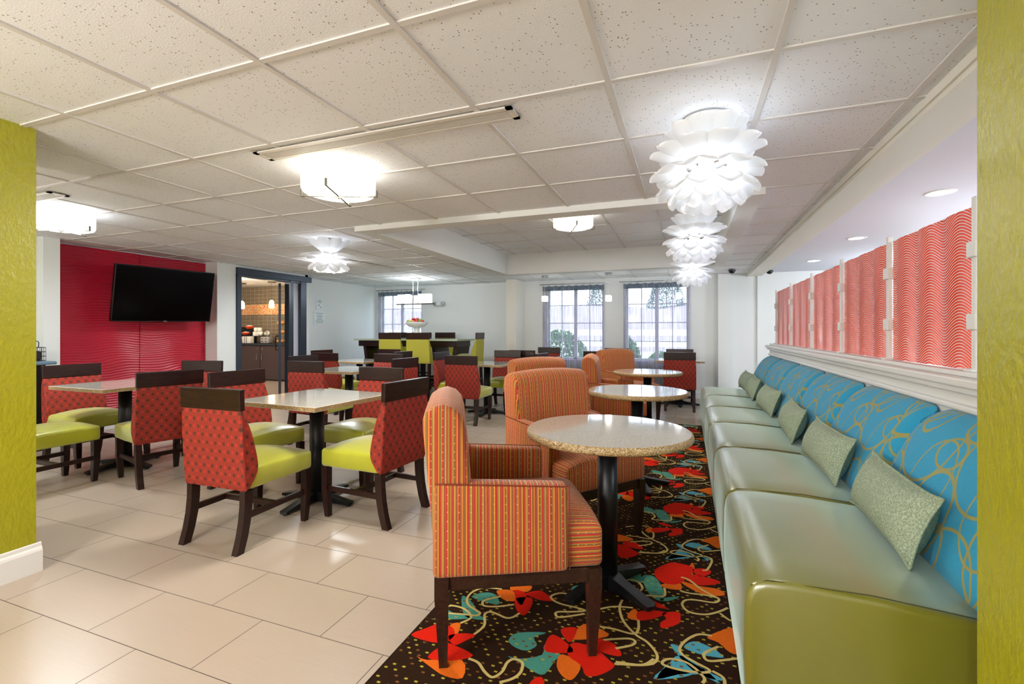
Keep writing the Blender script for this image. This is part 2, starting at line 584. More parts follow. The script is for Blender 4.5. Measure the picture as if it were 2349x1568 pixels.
def tube(path, r, n=8, closed=False):
    V, F = [], []
    P = [Vector(p) for p in path]
    m = len(P)
    up = None
    for i in range(m):
        t = (P[(i + 1) % m] - P[i - 1]) if closed else (P[min(i + 1, m - 1)] - P[max(i - 1, 0)])
        t.normalize()
        if up is None:
            up = Vector((0, 0, 1)) if abs(t.z) < 0.9 else Vector((1, 0, 0))
        a = t.cross(up).normalized()
        b = a.cross(t).normalized()
        up = b
        rr = r[i] if isinstance(r, (list, tuple)) else r
        for j in range(n):
            q = 2 * PI * j / n
            V.append(tuple(P[i] + a * rr * math.cos(q) + b * rr * math.sin(q)))
    rings = m if closed else m - 1
    for i in range(rings):
        k = (i + 1) % m
        for j in range(n):
            l = (j + 1) % n
            F.append((i * n + j, k * n + j, k * n + l, i * n + l))
    if not closed:
        F.append(tuple(range(n)))
        F.append(tuple(reversed(range((m - 1) * n, m * n))))
    return V, F

def sweep(secs):
    """box section swept through sections (cx, cy, z, wx, wy)"""
    V, F = [], []
    for cx, cy, z, wx, wy in secs:
        V += [(cx - wx / 2, cy - wy / 2, z), (cx + wx / 2, cy - wy / 2, z), (cx + wx / 2, cy + wy / 2, z), (cx - wx / 2, cy + wy / 2, z)]
    for i in range(len(secs) - 1):
        a, b = i * 4, i * 4 + 4
        for j in range(4):
            k = (j + 1) % 4
            F.append((a + j, a + k, b + k, b + j))
    F.append((3, 2, 1, 0))
    e = (len(secs) - 1) * 4
    F.append((e, e + 1, e + 2, e + 3))
    if secs[0][2] > secs[-1][2]:
        F = [tuple(reversed(f)) for f in F]
    return V, F

def prism(poly, z0, z1):
    n = len(poly)
    V = [(x, y, z0) for x, y in poly] + [(x, y, z1) for x, y in poly]
    F = [tuple(reversed(range(n))), tuple(range(n, 2 * n))]
    for i in range(n):
        j = (i + 1) % n
        F.append((i, j, n + j, n + i))
    return V, F

def extr(prof, L, r=0.02, n=4, fn=None):
    """closed profile (a,b) extruded along x from -L/2 to L/2 with rounded ends; profile plane = (y,z)"""
    m = len(prof)
    area = sum(prof[i][0] * prof[(i + 1) % m][1] - prof[(i + 1) % m][0] * prof[i][1] for i in range(m))
    if area < 0:
        prof = list(reversed(prof))
    # subdivide and smooth corners
    st = []
    for t in (0, .1, .3, .6, 1.0):
        st.append((-L / 2 + r * t, r * (1 - math.sqrt(max(0, 1 - (1 - t) ** 2)))))
    for k in range(1, n):
        st.append((-L / 2 + r + (L - 2 * r) * k / n, 0))
    for t in (1.0, .6, .3, .1, 0):
        st.append((L / 2 - r * t, r * (1 - math.sqrt(max(0, 1 - (1 - t) ** 2)))))
    nor = []
    for i in range(m):
        a, b, c = prof[i - 1], prof[i], prof[(i + 1) % m]
        d1 = Vector((b[0] - a[0], b[1] - a[1])); d2 = Vector((c[0] - b[0], c[1] - b[1]))
        d1.normalize(); d2.normalize()
        n1 = Vector((-d1.y, d1.x)); n2 = Vector((-d2.y, d2.x))
        q = (n1 + n2)
        q = q.normalized() / max(0.5, math.sqrt(max(0.05, (1 + n1.dot(n2)) / 2)))
        nor.append(q)
    arc = [0]
    for i in range(m):
        a, b = prof[i], prof[(i + 1) % m]
        arc.append(arc[-1] + math.hypot(b[0] - a[0], b[1] - a[1]))
    V, F, UV = [], [], []
    for x, ins in st:
        for i in range(m):
            p = (x, prof[i][0] + nor[i].x * ins, prof[i][1] + nor[i].y * ins)
            V.append(fn(*p) if fn else p)
    for k in range(len(st) - 1):
        for i in range(m):
            j = (i + 1) % m
            F.append((k * m + i, (k + 1) * m + i, (k + 1) * m + j, k * m + j))
            if k < 4 or k >= len(st) - 5:
                UV.append([V[q][1:] for q in F[-1]])
            else:
                UV.append([(st[k][0], arc[i]), (st[k + 1][0], arc[i]), (st[k + 1][0], arc[i + 1]), (st[k][0], arc[i + 1])])
    o = (len(st) - 1) * m
    F.append(tuple(range(m))); UV.append([(V[i][1], V[i][2]) for i in range(m)])
    F.append(tuple(reversed(range(o, o + m)))); UV.append([(V[i][1], V[i][2]) for i in reversed(range(o, o + m))])
    F = [tuple(reversed(f)) for f in F]
    UV = [list(reversed(q)) for q in UV]
    return V, F, UV

def smoothprof(pts, k=3, rad=0.35):
    """round a polygon's corners with quadratic arcs"""
    out = []
    n = len(pts)
    for i in range(n):
        a, b, c = Vector(pts[i - 1]), Vector(pts[i]), Vector(pts[(i + 1) % n])
        p, q = b.lerp(a, rad), b.lerp(c, rad)
        for j in range(k + 1):
            t = j / k
            out.append(tuple(p * (1 - t) ** 2 + b * 2 * t * (1 - t) + q * t ** 2))
    return out

def spline(pts, k=6, closed=False):
    out = []
    n = len(pts)
    P = [Vector(p) for p in pts]
    for i in range(n if closed else n - 1):
        p0 = P[i - 1] if (closed or i > 0) else P[0]
        p1, p2 = P[i], P[(i + 1) % n]
        p3 = P[(i + 2) % n] if (closed or i + 2 < n) else P[n - 1]
        for j in range(k):
            t = j / k
            out.append(0.5 * ((2 * p1) + (p2 - p0) * t + (2 * p0 - 5 * p1 + 4 * p2 - p3) * t * t + (3 * p1 - p0 - 3 * p2 + p3) * t ** 3))
    if not closed:
        out.append(P[-1])
    return out

def one(shape, name, mats, parent=None, loc=(0, 0, 0), rot=(0, 0, 0), sm=False, mi=0):
    m = M()
    V, F = shape[0], shape[1]
    m.add(V, F, shape[2] if len(shape) > 2 else None, mi=mi, sm=sm)
    return m.build(name, mats, parent, loc, rot)

def thing(name, label, cat, loc=(0, 0, 0), rz=0.0, group=None):
    o = bpy.data.objects.new(name, None)
    o.empty_display_size = 0.1
    COL.objects.link(o)
    o.location = loc
    o.rotation_euler = (0, 0, rz)
    return tag(o, label, cat, group)
def tag(o, label, cat, group=None, kind=None):
    o['label'] = label
    o['category'] = cat
    if group:
        o['group'] = group
    if kind:
        o['kind'] = kind
    return o
def struct(shape, name, mats, label=None, **kw):
    o = shape.build(name, mats) if isinstance(shape, M) else one(shape, name, mats, **kw)
    o['kind'] = 'structure'
    if label:
        o['label'] = label
    return o
KIDS = {}
def dup(root, loc, rz, label, group=None):
    def rec(o, par):
        c = o.copy()
        COL.objects.link(c)
        if par:
            c.parent = par
        for ch in [q for q in list(bpy.data.objects) if q.parent == o]:
            rec(ch, c)
        return c
    r = rec(root, None)
    r.location = loc
    r.rotation_euler = (0, 0, rz)
    r['label'] = label
    if group:
        r['group'] = group
    return r

# ---------------------------------------------------------------- the setting
XL, YB = -6.85, 9.15
XR = 4.6
Z0 = 2.246
# floor
m = M(); m.add(*box(-14, XR, -4.5, 9.6, -0.08, 0.0))
struct(m, 'floor', ['floor_tile'])
# ceiling tiles with the tray opening, plus the exposed grid in the same mesh
TX0, TX1, TY0, TY1 = -3.05, 0.52, 3.74, 7.68
m = M()
for r in ((-7.2, TX0, -4.5, 9.3), (TX1, 1.0, -4.5, 9.3), (TX0, TX1, -4.5, TY0), (TX0, TX1, TY1, 9.3)):
    m.add(*box(r[0], r[1], r[2], r[3], Z0, Z0 + 0.03))
gx = [0.61 * i - 2.743 for i in range(-8, 7)]
gy = [0.61 * j + 1.324 for j in range(-10, 14)]
def bar(x0, x1, y0, y1, z):
    m.add(*box(x0, x1, y0, y1, z, z + 0.008), mi=1)
for x in gx:
    if x > 0.95: continue
    if TX0 < x < TX1:
        bar(x - .012, x + .012, -4.5, TY0, CZ - .001); bar(x - .012, x + .012, TY1, YB, CZ - .001)
    else:
        bar(x - .012, x + .012, -4.5, YB, CZ - .001)
for y in gy:
    if y > YB: continue
    if TY0 < y < TY1:
        bar(-7.0, TX0, y - .012, y + .012, CZ); bar(TX1, 1.0, y - .012, y + .012, CZ)
    else:
        bar(-7.0, 1.0, y - .012, y + .012, CZ)
# raised tray ceiling
HZ = 2.535
m.add(*box(-2.95, 0.42, 3.85, 7.56, HZ, HZ + 0.03))
for x in [0.61 * i - 2.743 for i in range(0, 6)]:
    bar(x - .012, x + .012, 3.91, 7.5, HZ - .009)
for y in [0.61 * j + 3.95 for j in range(0, 6)]:
    bar(-2.9, 0.365, y - .012, y + .012, HZ - .008)
struct(m, 'ceiling', ['ceiling_tile', 'grid_metal'])
# tray surround
m = M()
ix0, ix1, iy0, iy1 = -2.90, 0.365, 3.91, 7.50
for r in ((TX0, ix0, TY0, TY1), (ix1, TX1, TY0, TY1), (ix0, ix1, TY0, iy0), (ix0, ix1, iy1, TY1)):
    m.add(*box(r[0], r[1], r[2], r[3], 2.195, 2.25))
for r in ((ix0 - .04, ix0, iy0, iy1), (ix1, ix1 + .04, iy0, iy1), (ix0 - .04, ix1 + .04, iy0 - .04, iy0), (ix0 - .04, ix1 + .04, iy1, iy1 + .04)):
    m.add(*box(r[0], r[1], r[2], r[3], 2.25, HZ))
struct(m, 'trim_1', ['white_paint'])
# beam along the bench side and the drywall ceiling beyond it
m = M(); m.add(*box(0.985, 1.21, -4.5, YB, 2.182, 2.29)); m.add(*box(0.972, 0.985, -4.5, YB, 2.205, 2.25))
struct(m, 'trim_2', ['cream_paint'])
struct(box(1.21, XR, -4.5, YB, CZ, CZ + 0.04), 'ceiling', ['drywall'])

# back wall with three window openings
WZ0, WZ1 = 0.66, 2.08
wins = [(-6.70, -5.62), (-2.66, -1.53), (-1.10, 0.02)]
m = M()
xs = [XL - 0.2]
for a, b in wins: xs += [a, b]
xs.append(XR)
for i in range(0, len(xs), 2):
    m.add(*box(xs[i], xs[i + 1], YB, YB + 0.16, 0, 2.4))
for a, b in wins:
    m.add(*box(a, b, YB, YB + 0.16, 0, WZ0)); m.add(*box(a, b, YB, YB + 0.16, WZ1, 2.4))
struct(m, 'wall_back', ['wall_paint'])
m = M(); m.add(*box(-3.36, -3.15, 8.62, YB, 0, CZ))
struct(m, 'wall_pilaster_left', ['cream_paint'])
m = M(); m.add(*box(0.51, 0.73, 9.03, YB, 0, CZ)); m.add(*box(1.14, 1.17, 9.11, YB, 0, CZ))
struct(m, 'wall_pilaster_right', ['wall_paint'])
# left wall pieces
m = M()
m.add(*box(XL - .15, XL, 6.72, YB, 0, 2.4))
m.add(*box(XL - .15, -6.78, -4.5, 5.0, 0, 2.4))
m.add(*box(-6.80, -6.5, 4.93, 5.235, 0, 2.4))                 # pier between accent wall and doorway
m.add(*box(-6.80, -6.5, 2.94, 3.085, 0, 2.4))                 # thin pier left of accent wall
m.add(*box(XL - .15, -6.5, 5.235, 6.70, 2.21, 2.4))
m.add(*box(-6.87, -6.5, 6.63, 6.72, 0, 2.4))
struct(m, 'wall_left', ['wall_paint'])
# rest of the shell out of view
m = M(); m.add(*box(XR, XR + .1, -4.5, YB + .16, 0, 2.4)); struct(m, 'wall_right', ['wall_paint'])
m = M(); m.add(*box(-7.0, XR, -4.6, -4.5, 0, 2.4)); struct(m, 'wall_front', ['cream_paint'])
# green piers
m = M(); m.add(*box(-3.9, -3.10, -0.2, 1.375, 0, Z0)); struct(m, 'wall_pier_left', ['green_plaster'])
m = M(); m.add(*box(0.632, 1.35, 0.70, 1.40, 0, 2.3)); struct(m, 'wall_pier_right', ['green_plaster'])
m = M()
prof = [(0, 0), (0.018, 0), (0.018, 0.105), (0.013, 0.118), (0.008, 0.125), (0.006, 0.142), (0, 0.146)]
def skirting(m, x0, y0, x1, y1, side):
    d = Vector((x1 - x0, y1 - y0)); L = d.length; d.normalize()
    nx, ny = (-d.y * side, d.x * side)
    V = [(x0 + nx * a, y0 + ny * a, z) for a, z in prof] + [(x1 + nx * a, y1 + ny * a, z) for a, z in prof]
    n = len(prof)
    F = [(i, (i + 1) % n, n + (i + 1) % n, n + i) for i in range(n)] + [tuple(range(n)), tuple(range(n, 2 * n))]
    m.add(V, F)
skirting(m, -3.10, -0.2, -3.10, 1.393, -1); m.add(*box(-3.9, -3.10, 1.375, 1.393, 0, .12))
struct(m, 'baseboard_left', ['trim_white'])
m = M()
skirting(m, -6.85, YB, -3.36, YB, -1); skirting(m, -3.15, YB, 0.51, YB, -1); skirting(m, 0.73, YB, 4.5, YB, -1)
skirting(m, XL, 6.72, XL, YB, -1); skirting(m, -6.78, 3.1, -6.78, 4.93, -1)
skirting(m, -3.36, 8.62, -3.15, 8.62, -1); skirting(m, -3.15, 8.62, -3.15, YB, -1)
struct(m, 'baseboard_back', ['trim_white'])

# half wall behind the bench, its cap and mouldings
m = M(); m.add(*box(1.035, 1.15, 1.40, 7.10, 0, 1.0))
struct(m, 'wall_half', ['white_paint'])
m = M()
m.add(*rbox(0.24, 5.74, 0.035, 0.008, (1, 4, 1)), xf=T(1.105, 4.26, 1.02))
m.add(*rbox(0.03, 5.72, 0.03, 0.008, (1, 1, 1)), xf=T(1.02, 4.25, 0.99))
m.add(*rbox(0.03, 5.70, 0.028, 0.010, (1, 1, 1)), xf=T(1.03, 4.25, 0.915))
m.add(*rbox(0.10, 5.70, 0.02, 0.004, (1, 1, 1)), xf=T(1.085, 4.25, 1.048))
struct(m, 'trim_3', ['trim_white'])

# windows: frame with muntins and panes
for wi, (a, b) in enumerate(wins):
    f = M()
    y0, y1 = YB + 0.07, YB + 0.11
    w = b - a
    for x0, x1, z0, z1 in ((a, a + .035, WZ0, WZ1), (b - .035, b, WZ0, WZ1), (a, b, WZ0, WZ0 + .04), (a, b, WZ1 - .035, WZ1),
                           ((a + b) / 2 - .032, (a + b) / 2 + .032, WZ0, WZ1)):
        f.add(*box(x0, x1, y0 - .01, y1, z0, z1))
    for q in (0.25, 0.75):
        f.add(*box(a + w * q - .009, a + w * q + .009, y0, y1 - .01, WZ0, WZ1))
    for q in (0.26, 0.51, 0.76):
        zz = WZ0 + (WZ1 - WZ0) * q
        f.add(*box(a, b, y0, y1 - .01, zz - .008, zz + .008))
    f.add(*box(a - 0.01, b + 0.01, YB - .015, YB + .07, WZ0 - .02, WZ0 + .002))
    fo = f.build('window_%d' % (wi + 1), ['trim_white'])
    fo['kind'] = 'structure'
    one(box(a + .02, b - .02, YB + .088, YB + .092, WZ0 + .02, WZ1 - .02), 'pane', ['glass'], fo)

# doorway to the pantry
fo = M()
fo.add(*rbox(0.14, 1.50, 0.10, 0.004), xf=T(-6.52, 5.985, 2.155))
fo.add(*box(-6.60, -6.47, 5.24, 5.31, 0, 2.11)); fo.add(*box(-6.60, -6.47, 6.26, 6.33, 0, 2.11))
fo.add(*box(-6.60, -6.47, 6.50, 6.63, 0, 2.11)); fo.add(*box(-6.58, -6.48, 5.24, 6.63, 2.07, 2.11))
do = fo.build('door_1', ['dark_frame']); do['kind'] = 'structure'
one(box(-6.545, -6.535, 6.33, 6.50, 0.05, 2.07), 'side_light', ['frosted_glass'], do)
lf = M()
L = 0.92
lf.add(*box(0, L, -.02, .02, 0.01, 0.09)); lf.add(*box(0, L, -.02, .02, 1.97, 2.05))
lf.add(*box(0, .07, -.02, .02, 0.01, 2.05)); lf.add(*box(L - .07, L, -.02, .02, 0.01, 2.05))
ang = math.atan2(7.00 - 6.155, -7.50 + 6.60)
lo = lf.build('door_leaf', ['dark_frame'], do, (-6.60, 6.155, 0), (0, 0, ang))
one(box(.07, L - .07, -.004, .004, .09, 1.97), 'pane', ['glass'], lo)
one(tube(spline([(L - .035, .02, 0.88), (L - .035, .07, 0.88), (L - .035, .07, 1.12), (L - .035, .02, 1.12)], 4), 0.010, 8), 'door_handle', ['black_metal'], lo, sm=True)
# pantry shell
m = M(); m.add(*box(-13.5, -6.85, 9.25, 9.35, 0, 2.5)); struct(m, 'wall_pantry_back', ['kitchen_tile'])
m = M(); m.add(*box(-13.6, -13.5, 2.0, 9.35, 0, 2.5)); m.add(*box(-13.5, -6.95, 1.9, 2.0, 0, 2.5)); struct(m, 'wall_pantry_side', ['cream_paint'])
struct(box(-13.5, XL - .1, 2.0, 9.3, 2.40, 2.45), 'ceiling', ['drywall'])

# accent wall of two wave-carved panels
def wavepanel(W_, H_, pitch, ny, sub, amp, fphase, fdepth=None):
    V, F, UV = [], [], []
    nz = int(H_ / pitch * sub)
    for i in range(ny + 1):
        y = W_ * i / ny
        for j in range(nz + 1):
            z = H_ * j / nz
            ph = fphase(y, z)
            t = ph - math.floor(ph)
            d = amp * (0.5 - 0.5 * math.cos(2 * PI * t))
            if fdepth: d += fdepth(y, z)
            V.append((d, y, z))
    n1 = nz + 1
    for i in range(ny):
        for j in range(nz):
            F.append((i * n1 + j, (i + 1) * n1 + j, (i + 1) * n1 + j + 1, i * n1 + j + 1))
            q = [(i, j), (i + 1, j), (i + 1, j + 1), (i, j + 1)]
            UV.append([(W_ * a / ny, fphase(W_ * a / ny, H_ * b / nz)) for a, b in q])
    return V, F, UV
def acc(y, z, s=0.0):
    return z / 0.031 + 0.45 * math.sin(5.1 * y + s + 1.7 * math.sin(9 * z + s)) + 0.35 * math.sin(11 * y + 4.0 * z + 2 * s)
for k_, (y0, y1) in enumerate(((3.085, 4.03), (4.038, 4.93))):
    m = M()
    m.add(*wavepanel(y1 - y0, 2.08, 0.031, 34, 5, 0.014, lambda y, z, s=k_ * 1.3: acc(y, z, s)), sm=True)
    m.add(*box(-0.03, 0.0, 0, y1 - y0, 0, 2.08))
    o = m.build('wall_accent_panel', ['crimson_panel'], None, (-6.75, y0, 0.15)); o['kind'] = 'structure'

# carpet with its pattern
CP=[('r',[(-0.102,2.564),(-0.064,2.593),(0.021,2.58),(0.027,2.526),(-0.01,2.43),(-0.052,2.37),(-0.113,2.366),(-0.15,2.418),(-0.151,2.487)]),('r',[(0.024,2.546),(0.072,2.578),(0.11,2.571),(0.102,2.526),(0.057,2.489)]),('o',[(-0.118,2.345),(-0.041,2.4),(-0.025,2.337),(-0.069,2.32),(-0.105,2.325)]),('o',[(-0.035,2.415),(0.049,2.396),(0.137,2.398),(0.16,2.353),(0.082,2.324),(0.008,2.361)]),('r',[(0.005,2.463),(0.033,2.5),(0.147,2.477),(0.122,2.435),(0.05,2.402),(0.002,2.422)]),('o',[(0.025,2.626),(0.034,2.556),(0.002,2.455),(-0.03,2.504),(0.002,2.559)]),('r',[(-0.504,1.806),(-0.449,1.784),(-0.405,1.735),(-0.5,1.7),(-0.517,1.758)]),('r',[(-0.482,1.85),(-0.423,1.881),(-0.424,1.793),(-0.446,1.793)]),('o',[(-0.422,1.828),(-0.418,1.883),(-0.392,1.921),(-0.335,1.91),(-0.294,1.885),(-0.32,1.853),(-0.421,1.803)]),('r',[(-0.329,1.846),(-0.265,1.836),(-0.23,1.778),(-0.291,1.77),(-0.346,1.797)]),('r',[(-0.418,1.787),(-0.334,1.786),(-0.271,1.74),(-0.247,1.712),(-0.286,1.655),(-0.333,1.631),(-0.362,1.676),(-0.421,1.714)]),('o',[(-0.435,1.709),(-0.376,1.693),(-0.36,1.655),(-0.377,1.594),(-0.412,1.601),(-0.442,1.639),(-0.45,1.688)]),('o',[(-0.835,2.021),(-0.765,2.047),(-0.727,1.98),(-0.746,1.962),(-0.787,1.969)]),('o',[(-0.78,2.053),(-0.779,2.085),(-0.695,2.116),(-0.697,2.061),(-0.759,2.049)]),('r',[(-0.758,2.056),(-0.699,2.048),(-0.687,1.995),(-0.69,1.95),(-0.728,1.991)]),('r',[(-0.73,1.99),(-0.664,2.021),(-0.643,1.957),(-0.652,1.885),(-0.694,1.907)]),('r',[(-0.699,2.048),(-0.648,2.091),(-0.603,2.072),(-0.556,2.039),(-0.612,2.018),(-0.673,2.029)]),('o',[(-0.239,2.046),(-0.222,2.094),(-0.205,2.09),(-0.188,2.026),(-0.231,2.02)]),('r',[(-0.201,2.081),(-0.134,2.117),(-0.084,2.115),(-0.13,2.058),(-0.156,2.038),(-0.193,2.024)]),('r',[(-0.101,2.109),(-0.036,2.143),(-0.027,2.096),(-0.035,2.055),(-0.095,2.0),(-0.105,2.038),(-0.083,2.075)]),('r',[(-0.173,2.177),(-0.139,2.19),(-0.08,2.152),(-0.136,2.147)]),('r',[(-0.996,1.667),(-0.968,1.705),(-0.908,1.709),(-0.871,1.668),(-0.885,1.612),(-0.953,1.595),(-1.034,1.607)]),('r',[(-0.89,1.653),(-0.842,1.688),(-0.792,1.694),(-0.816,1.646),(-0.844,1.611)]),('o',[(-0.917,1.715),(-0.882,1.742),(-0.862,1.663)]),('r',[(-0.906,1.532),(-0.881,1.605),(-0.844,1.611),(-0.75,1.586),(-0.805,1.536),(-0.886,1.512)]),('o',[(-0.899,1.504),(-0.779,1.549),(-0.736,1.47),(-0.8,1.456),(-0.872,1.478),(-0.947,1.509)]),('r',[(-0.501,1.554),(-0.477,1.57),(-0.461,1.536),(-0.507,1.513)]),('o',[(0.128,2.07),(0.17,2.104),(0.185,2.047),(0.18,1.947),(0.148,1.943),(0.113,1.987),(0.073,2.005)]),('t',[(-0.657,1.714),(-0.638,1.769),(-0.532,1.809),(-0.569,1.764),(-0.544,1.723),(-0.573,1.68),(-0.624,1.685)]),('t',[(-0.517,1.738),(-0.444,1.705),(-0.456,1.67),(-0.472,1.589),(-0.511,1.585),(-0.575,1.611),(-0.629,1.628),(-0.578,1.632),(-0.51,1.68)]),('t',[(-0.967,1.924),(-0.909,1.901),(-0.824,1.817),(-0.781,1.803),(-0.854,1.786),(-0.902,1.808)]),('t',[(-0.981,1.809),(-0.94,1.794),(-0.887,1.803),(-0.859,1.784),(-1.01,1.723),(-0.963,1.765)]),('t',[(-0.925,1.934),(-0.881,1.986),(-0.828,1.988),(-0.783,1.926),(-0.837,1.917)]),('t',[(-0.296,2.418),(-0.23,2.415),(-0.198,2.347),(-0.222,2.325),(-0.267,2.334)]),('t',[(-0.209,2.396),(-0.153,2.41),(-0.111,2.317),(-0.1,2.215),(-0.14,2.212),(-0.181,2.278)]),('t',[(-0.118,2.22),(-0.033,2.269),(-0.083,2.211)]),('t',[(-0.509,2.18),(-0.464,2.209),(-0.446,2.155),(-0.476,2.12),(-0.505,2.133)]),('b',[(-0.062,1.908),(-0.027,1.909),(-0.017,1.858),(0.024,1.828),(0.073,1.804),(0.123,1.778),(0.058,1.771),(0.015,1.796),(-0.022,1.841)]),('b',[(-0.013,1.914),(0.026,1.962),(0.088,1.944),(0.127,1.904),(0.071,1.891),(0.02,1.895)]),('b',[(-0.067,1.794),(-0.044,1.774),(0.006,1.772),(-0.034,1.75),(-0.099,1.705)]),('b',[(-0.04,2.762),(0.009,2.764),(0.107,2.673),(0.036,2.692),(-0.018,2.656),(-0.111,2.614),(-0.066,2.702)])]
CS=[[(-0.99,1.827),(-0.965,1.842),(-0.91,1.836),(-0.858,1.794),(-0.882,1.742)],[(-0.816,2.04),(-0.897,2.022),(-0.935,1.971),(-0.935,1.913),(-0.906,1.869),(-0.856,1.845),(-0.835,1.833),(-0.842,1.813),(-0.887,1.803),(-0.967,1.784)],[(-0.676,1.893),(-0.693,1.856),(-0.718,1.842),(-0.759,1.852),(-0.798,1.857),(-0.812,1.831),(-0.786,1.773),(-0.787,1.735),(-0.799,1.696)],[(-0.72,1.944),(-0.786,1.903),(-0.838,1.889),(-0.857,1.909),(-0.851,1.934),(-0.799,1.982)],[(-0.429,2.07),(-0.486,2.105),(-0.548,2.105),(-0.583,2.068),(-0.569,2.04),(-0.527,2.022),(-0.453,2.018),(-0.416,2.009),(-0.469,1.981),(-0.523,1.96),(-0.528,1.938),(-0.502,1.928),(-0.412,1.987)],[(-0.759,1.564),(-0.717,1.557),(-0.675,1.523),(-0.639,1.509),(-0.618,1.545),(-0.617,1.595),(-0.6,1.62),(-0.566,1.614),(-0.555,1.568),(-0.571,1.528),(-0.607,1.495)],[(-0.337,1.923),(-0.278,1.927),(-0.204,1.923),(-0.187,1.961),(-0.193,2.024)],[(-0.275,2.15),(-0.278,2.083),(-0.25,1.993),(-0.194,1.923),(-0.145,1.89),(-0.107,1.832),(-0.113,1.784),(-0.158,1.753),(-0.249,1.726)],[(-0.359,2.043),(-0.301,2.085),(-0.223,2.104)],[(-0.308,1.845),(-0.221,1.886),(-0.192,1.88),(-0.201,1.852),(-0.257,1.811)],[(-0.309,2.318),(-0.236,2.339),(-0.199,2.284),(-0.212,2.225),(-0.153,2.23),(-0.099,2.25),(-0.102,2.32)],[(-0.033,2.322),(0.007,2.313),(0.076,2.322),(0.132,2.314),(0.113,2.273),(0.03,2.264),(-0.01,2.244),(-0.021,2.201),(0.007,2.159),(0.071,2.163),(0.126,2.204),(0.166,2.25)],[(0.131,2.195),(0.164,2.158),(0.185,2.156)],[(0.091,2.021),(0.041,2.011),(-0.003,1.959),(-0.027,1.901),(-0.017,1.865),(0.029,1.837),(0.073,1.814),(0.059,1.795),(0.001,1.78),(-0.053,1.778),(-0.085,1.787),(-0.077,1.812),(-0.045,1.828),(0.006,1.821),(0.054,1.769),(0.049,1.737)],[(0.112,1.961),(0.068,1.913),(0.057,1.886),(0.079,1.864),(0.173,1.914)],[(-0.029,2.45),(0.008,2.437),(0.061,2.369),(0.132,2.314)],[(0.083,2.726),(0.121,2.693),(0.097,2.58),(0.072,2.556)],[(-0.246,2.652),(-0.155,2.669),(-0.116,2.717)]]

def clip(poly, x0, x1, y0, y1):
    for ax, lim, sg in ((0, x0, 1), (0, x1, -1), (1, y0, 1), (1, y1, -1)):
        out = []
        for i in range(len(poly)):
            a, b = poly[i - 1], poly[i]
            ina, inb = (a[ax] - lim) * sg >= 0, (b[ax] - lim) * sg >= 0
            if ina != inb:
                t = (lim - a[ax]) / (b[ax] - a[ax])
                out.append((a[0] + (b[0] - a[0]) * t, a[1] + (b[1] - a[1]) * t))
            if inb: out.append(b)
        poly = out
        if not poly: return []
    return poly
CX0, CX1, CY0, CY1 = -1.035, 0.194, 0.25, 6.50
m = M()
m.add(*box(CX0, CX1, CY0, CY1, 0.0005, 0.008))
m.add(*box(CX0 - .006, CX0, CY0, CY1 + .006, 0, 0.0075), mi=6); m.add(*box(CX0, CX1, CY1, CY1 + .006, 0, 0.0075), mi=6)
cm = {'r': 1, 'o': 2, 't': 3, 'b': 4}
lay = {'t': 0, 'b': 0, 'o': 1, 'r': 2}
for rep in range(-1, 6):
    dy = rep * 0.914
    for c, q in CP:
        q = [tuple(p) for p in spline([Vector((a, b + dy, 0)) for a, b in q], 3, True)]
        q = clip([(p[0], p[1]) for p in q], CX0, CX1, CY0, CY1)
        if len(q) < 3: continue
        z = 0.0084 + 0.0002 * lay[c]
        m.add([(a, b, z) for a, b in q], [tuple(range(len(q)))], mi=cm[c])
    for si, q in enumerate(CS):
        s = spline([Vector((a, b + dy, 0)) for a, b in q], 6)
        for i in range(len(s) - 1):
            a, b = s[i], s[i + 1]
            ta = (s[min(i + 1, len(s) - 1)] - s[max(i - 1, 0)]).normalized(); tb = (s[min(i + 2, len(s) - 1)] - s[i]).normalized()
            na, nb = Vector((-ta.y, ta.x, 0)) * .0056, Vector((-tb.y, tb.x, 0)) * .0056
            pl = clip([((a - na).x, (a - na).y), ((a + na).x, (a + na).y), ((b + nb).x, (b + nb).y), ((b - nb).x, (b - nb).y)], CX0, CX1, CY0, CY1)
            if len(pl) > 2:
                m.add([(p[0], p[1], 0.0090 + si * 0.00001) for p in pl], [tuple(range(len(pl)))], mi=5)
# make all loose patches face up
for i, f in enumerate(m.f):
    if m.mi[i] in (1, 2, 3, 4, 5):
        ar = sum(m.v[f[j - 1]][0] * m.v[f[j]][1] - m.v[f[j]][0] * m.v[f[j - 1]][1] for j in range(len(f)))
        if ar < 0: m.f[i] = list(reversed(f)); m.uv[i] = list(reversed(m.uv[i]))
o = m.build('carpet', ['carpet_brown', 'carpet_red', 'carpet_orange', 'carpet_teal', 'carpet_blue', 'carpet_cream', 'carpet_edge'])
tag(o, 'dark brown carpet strip with red flowers, teal leaves and cream squiggles beside the bench', 'carpet')

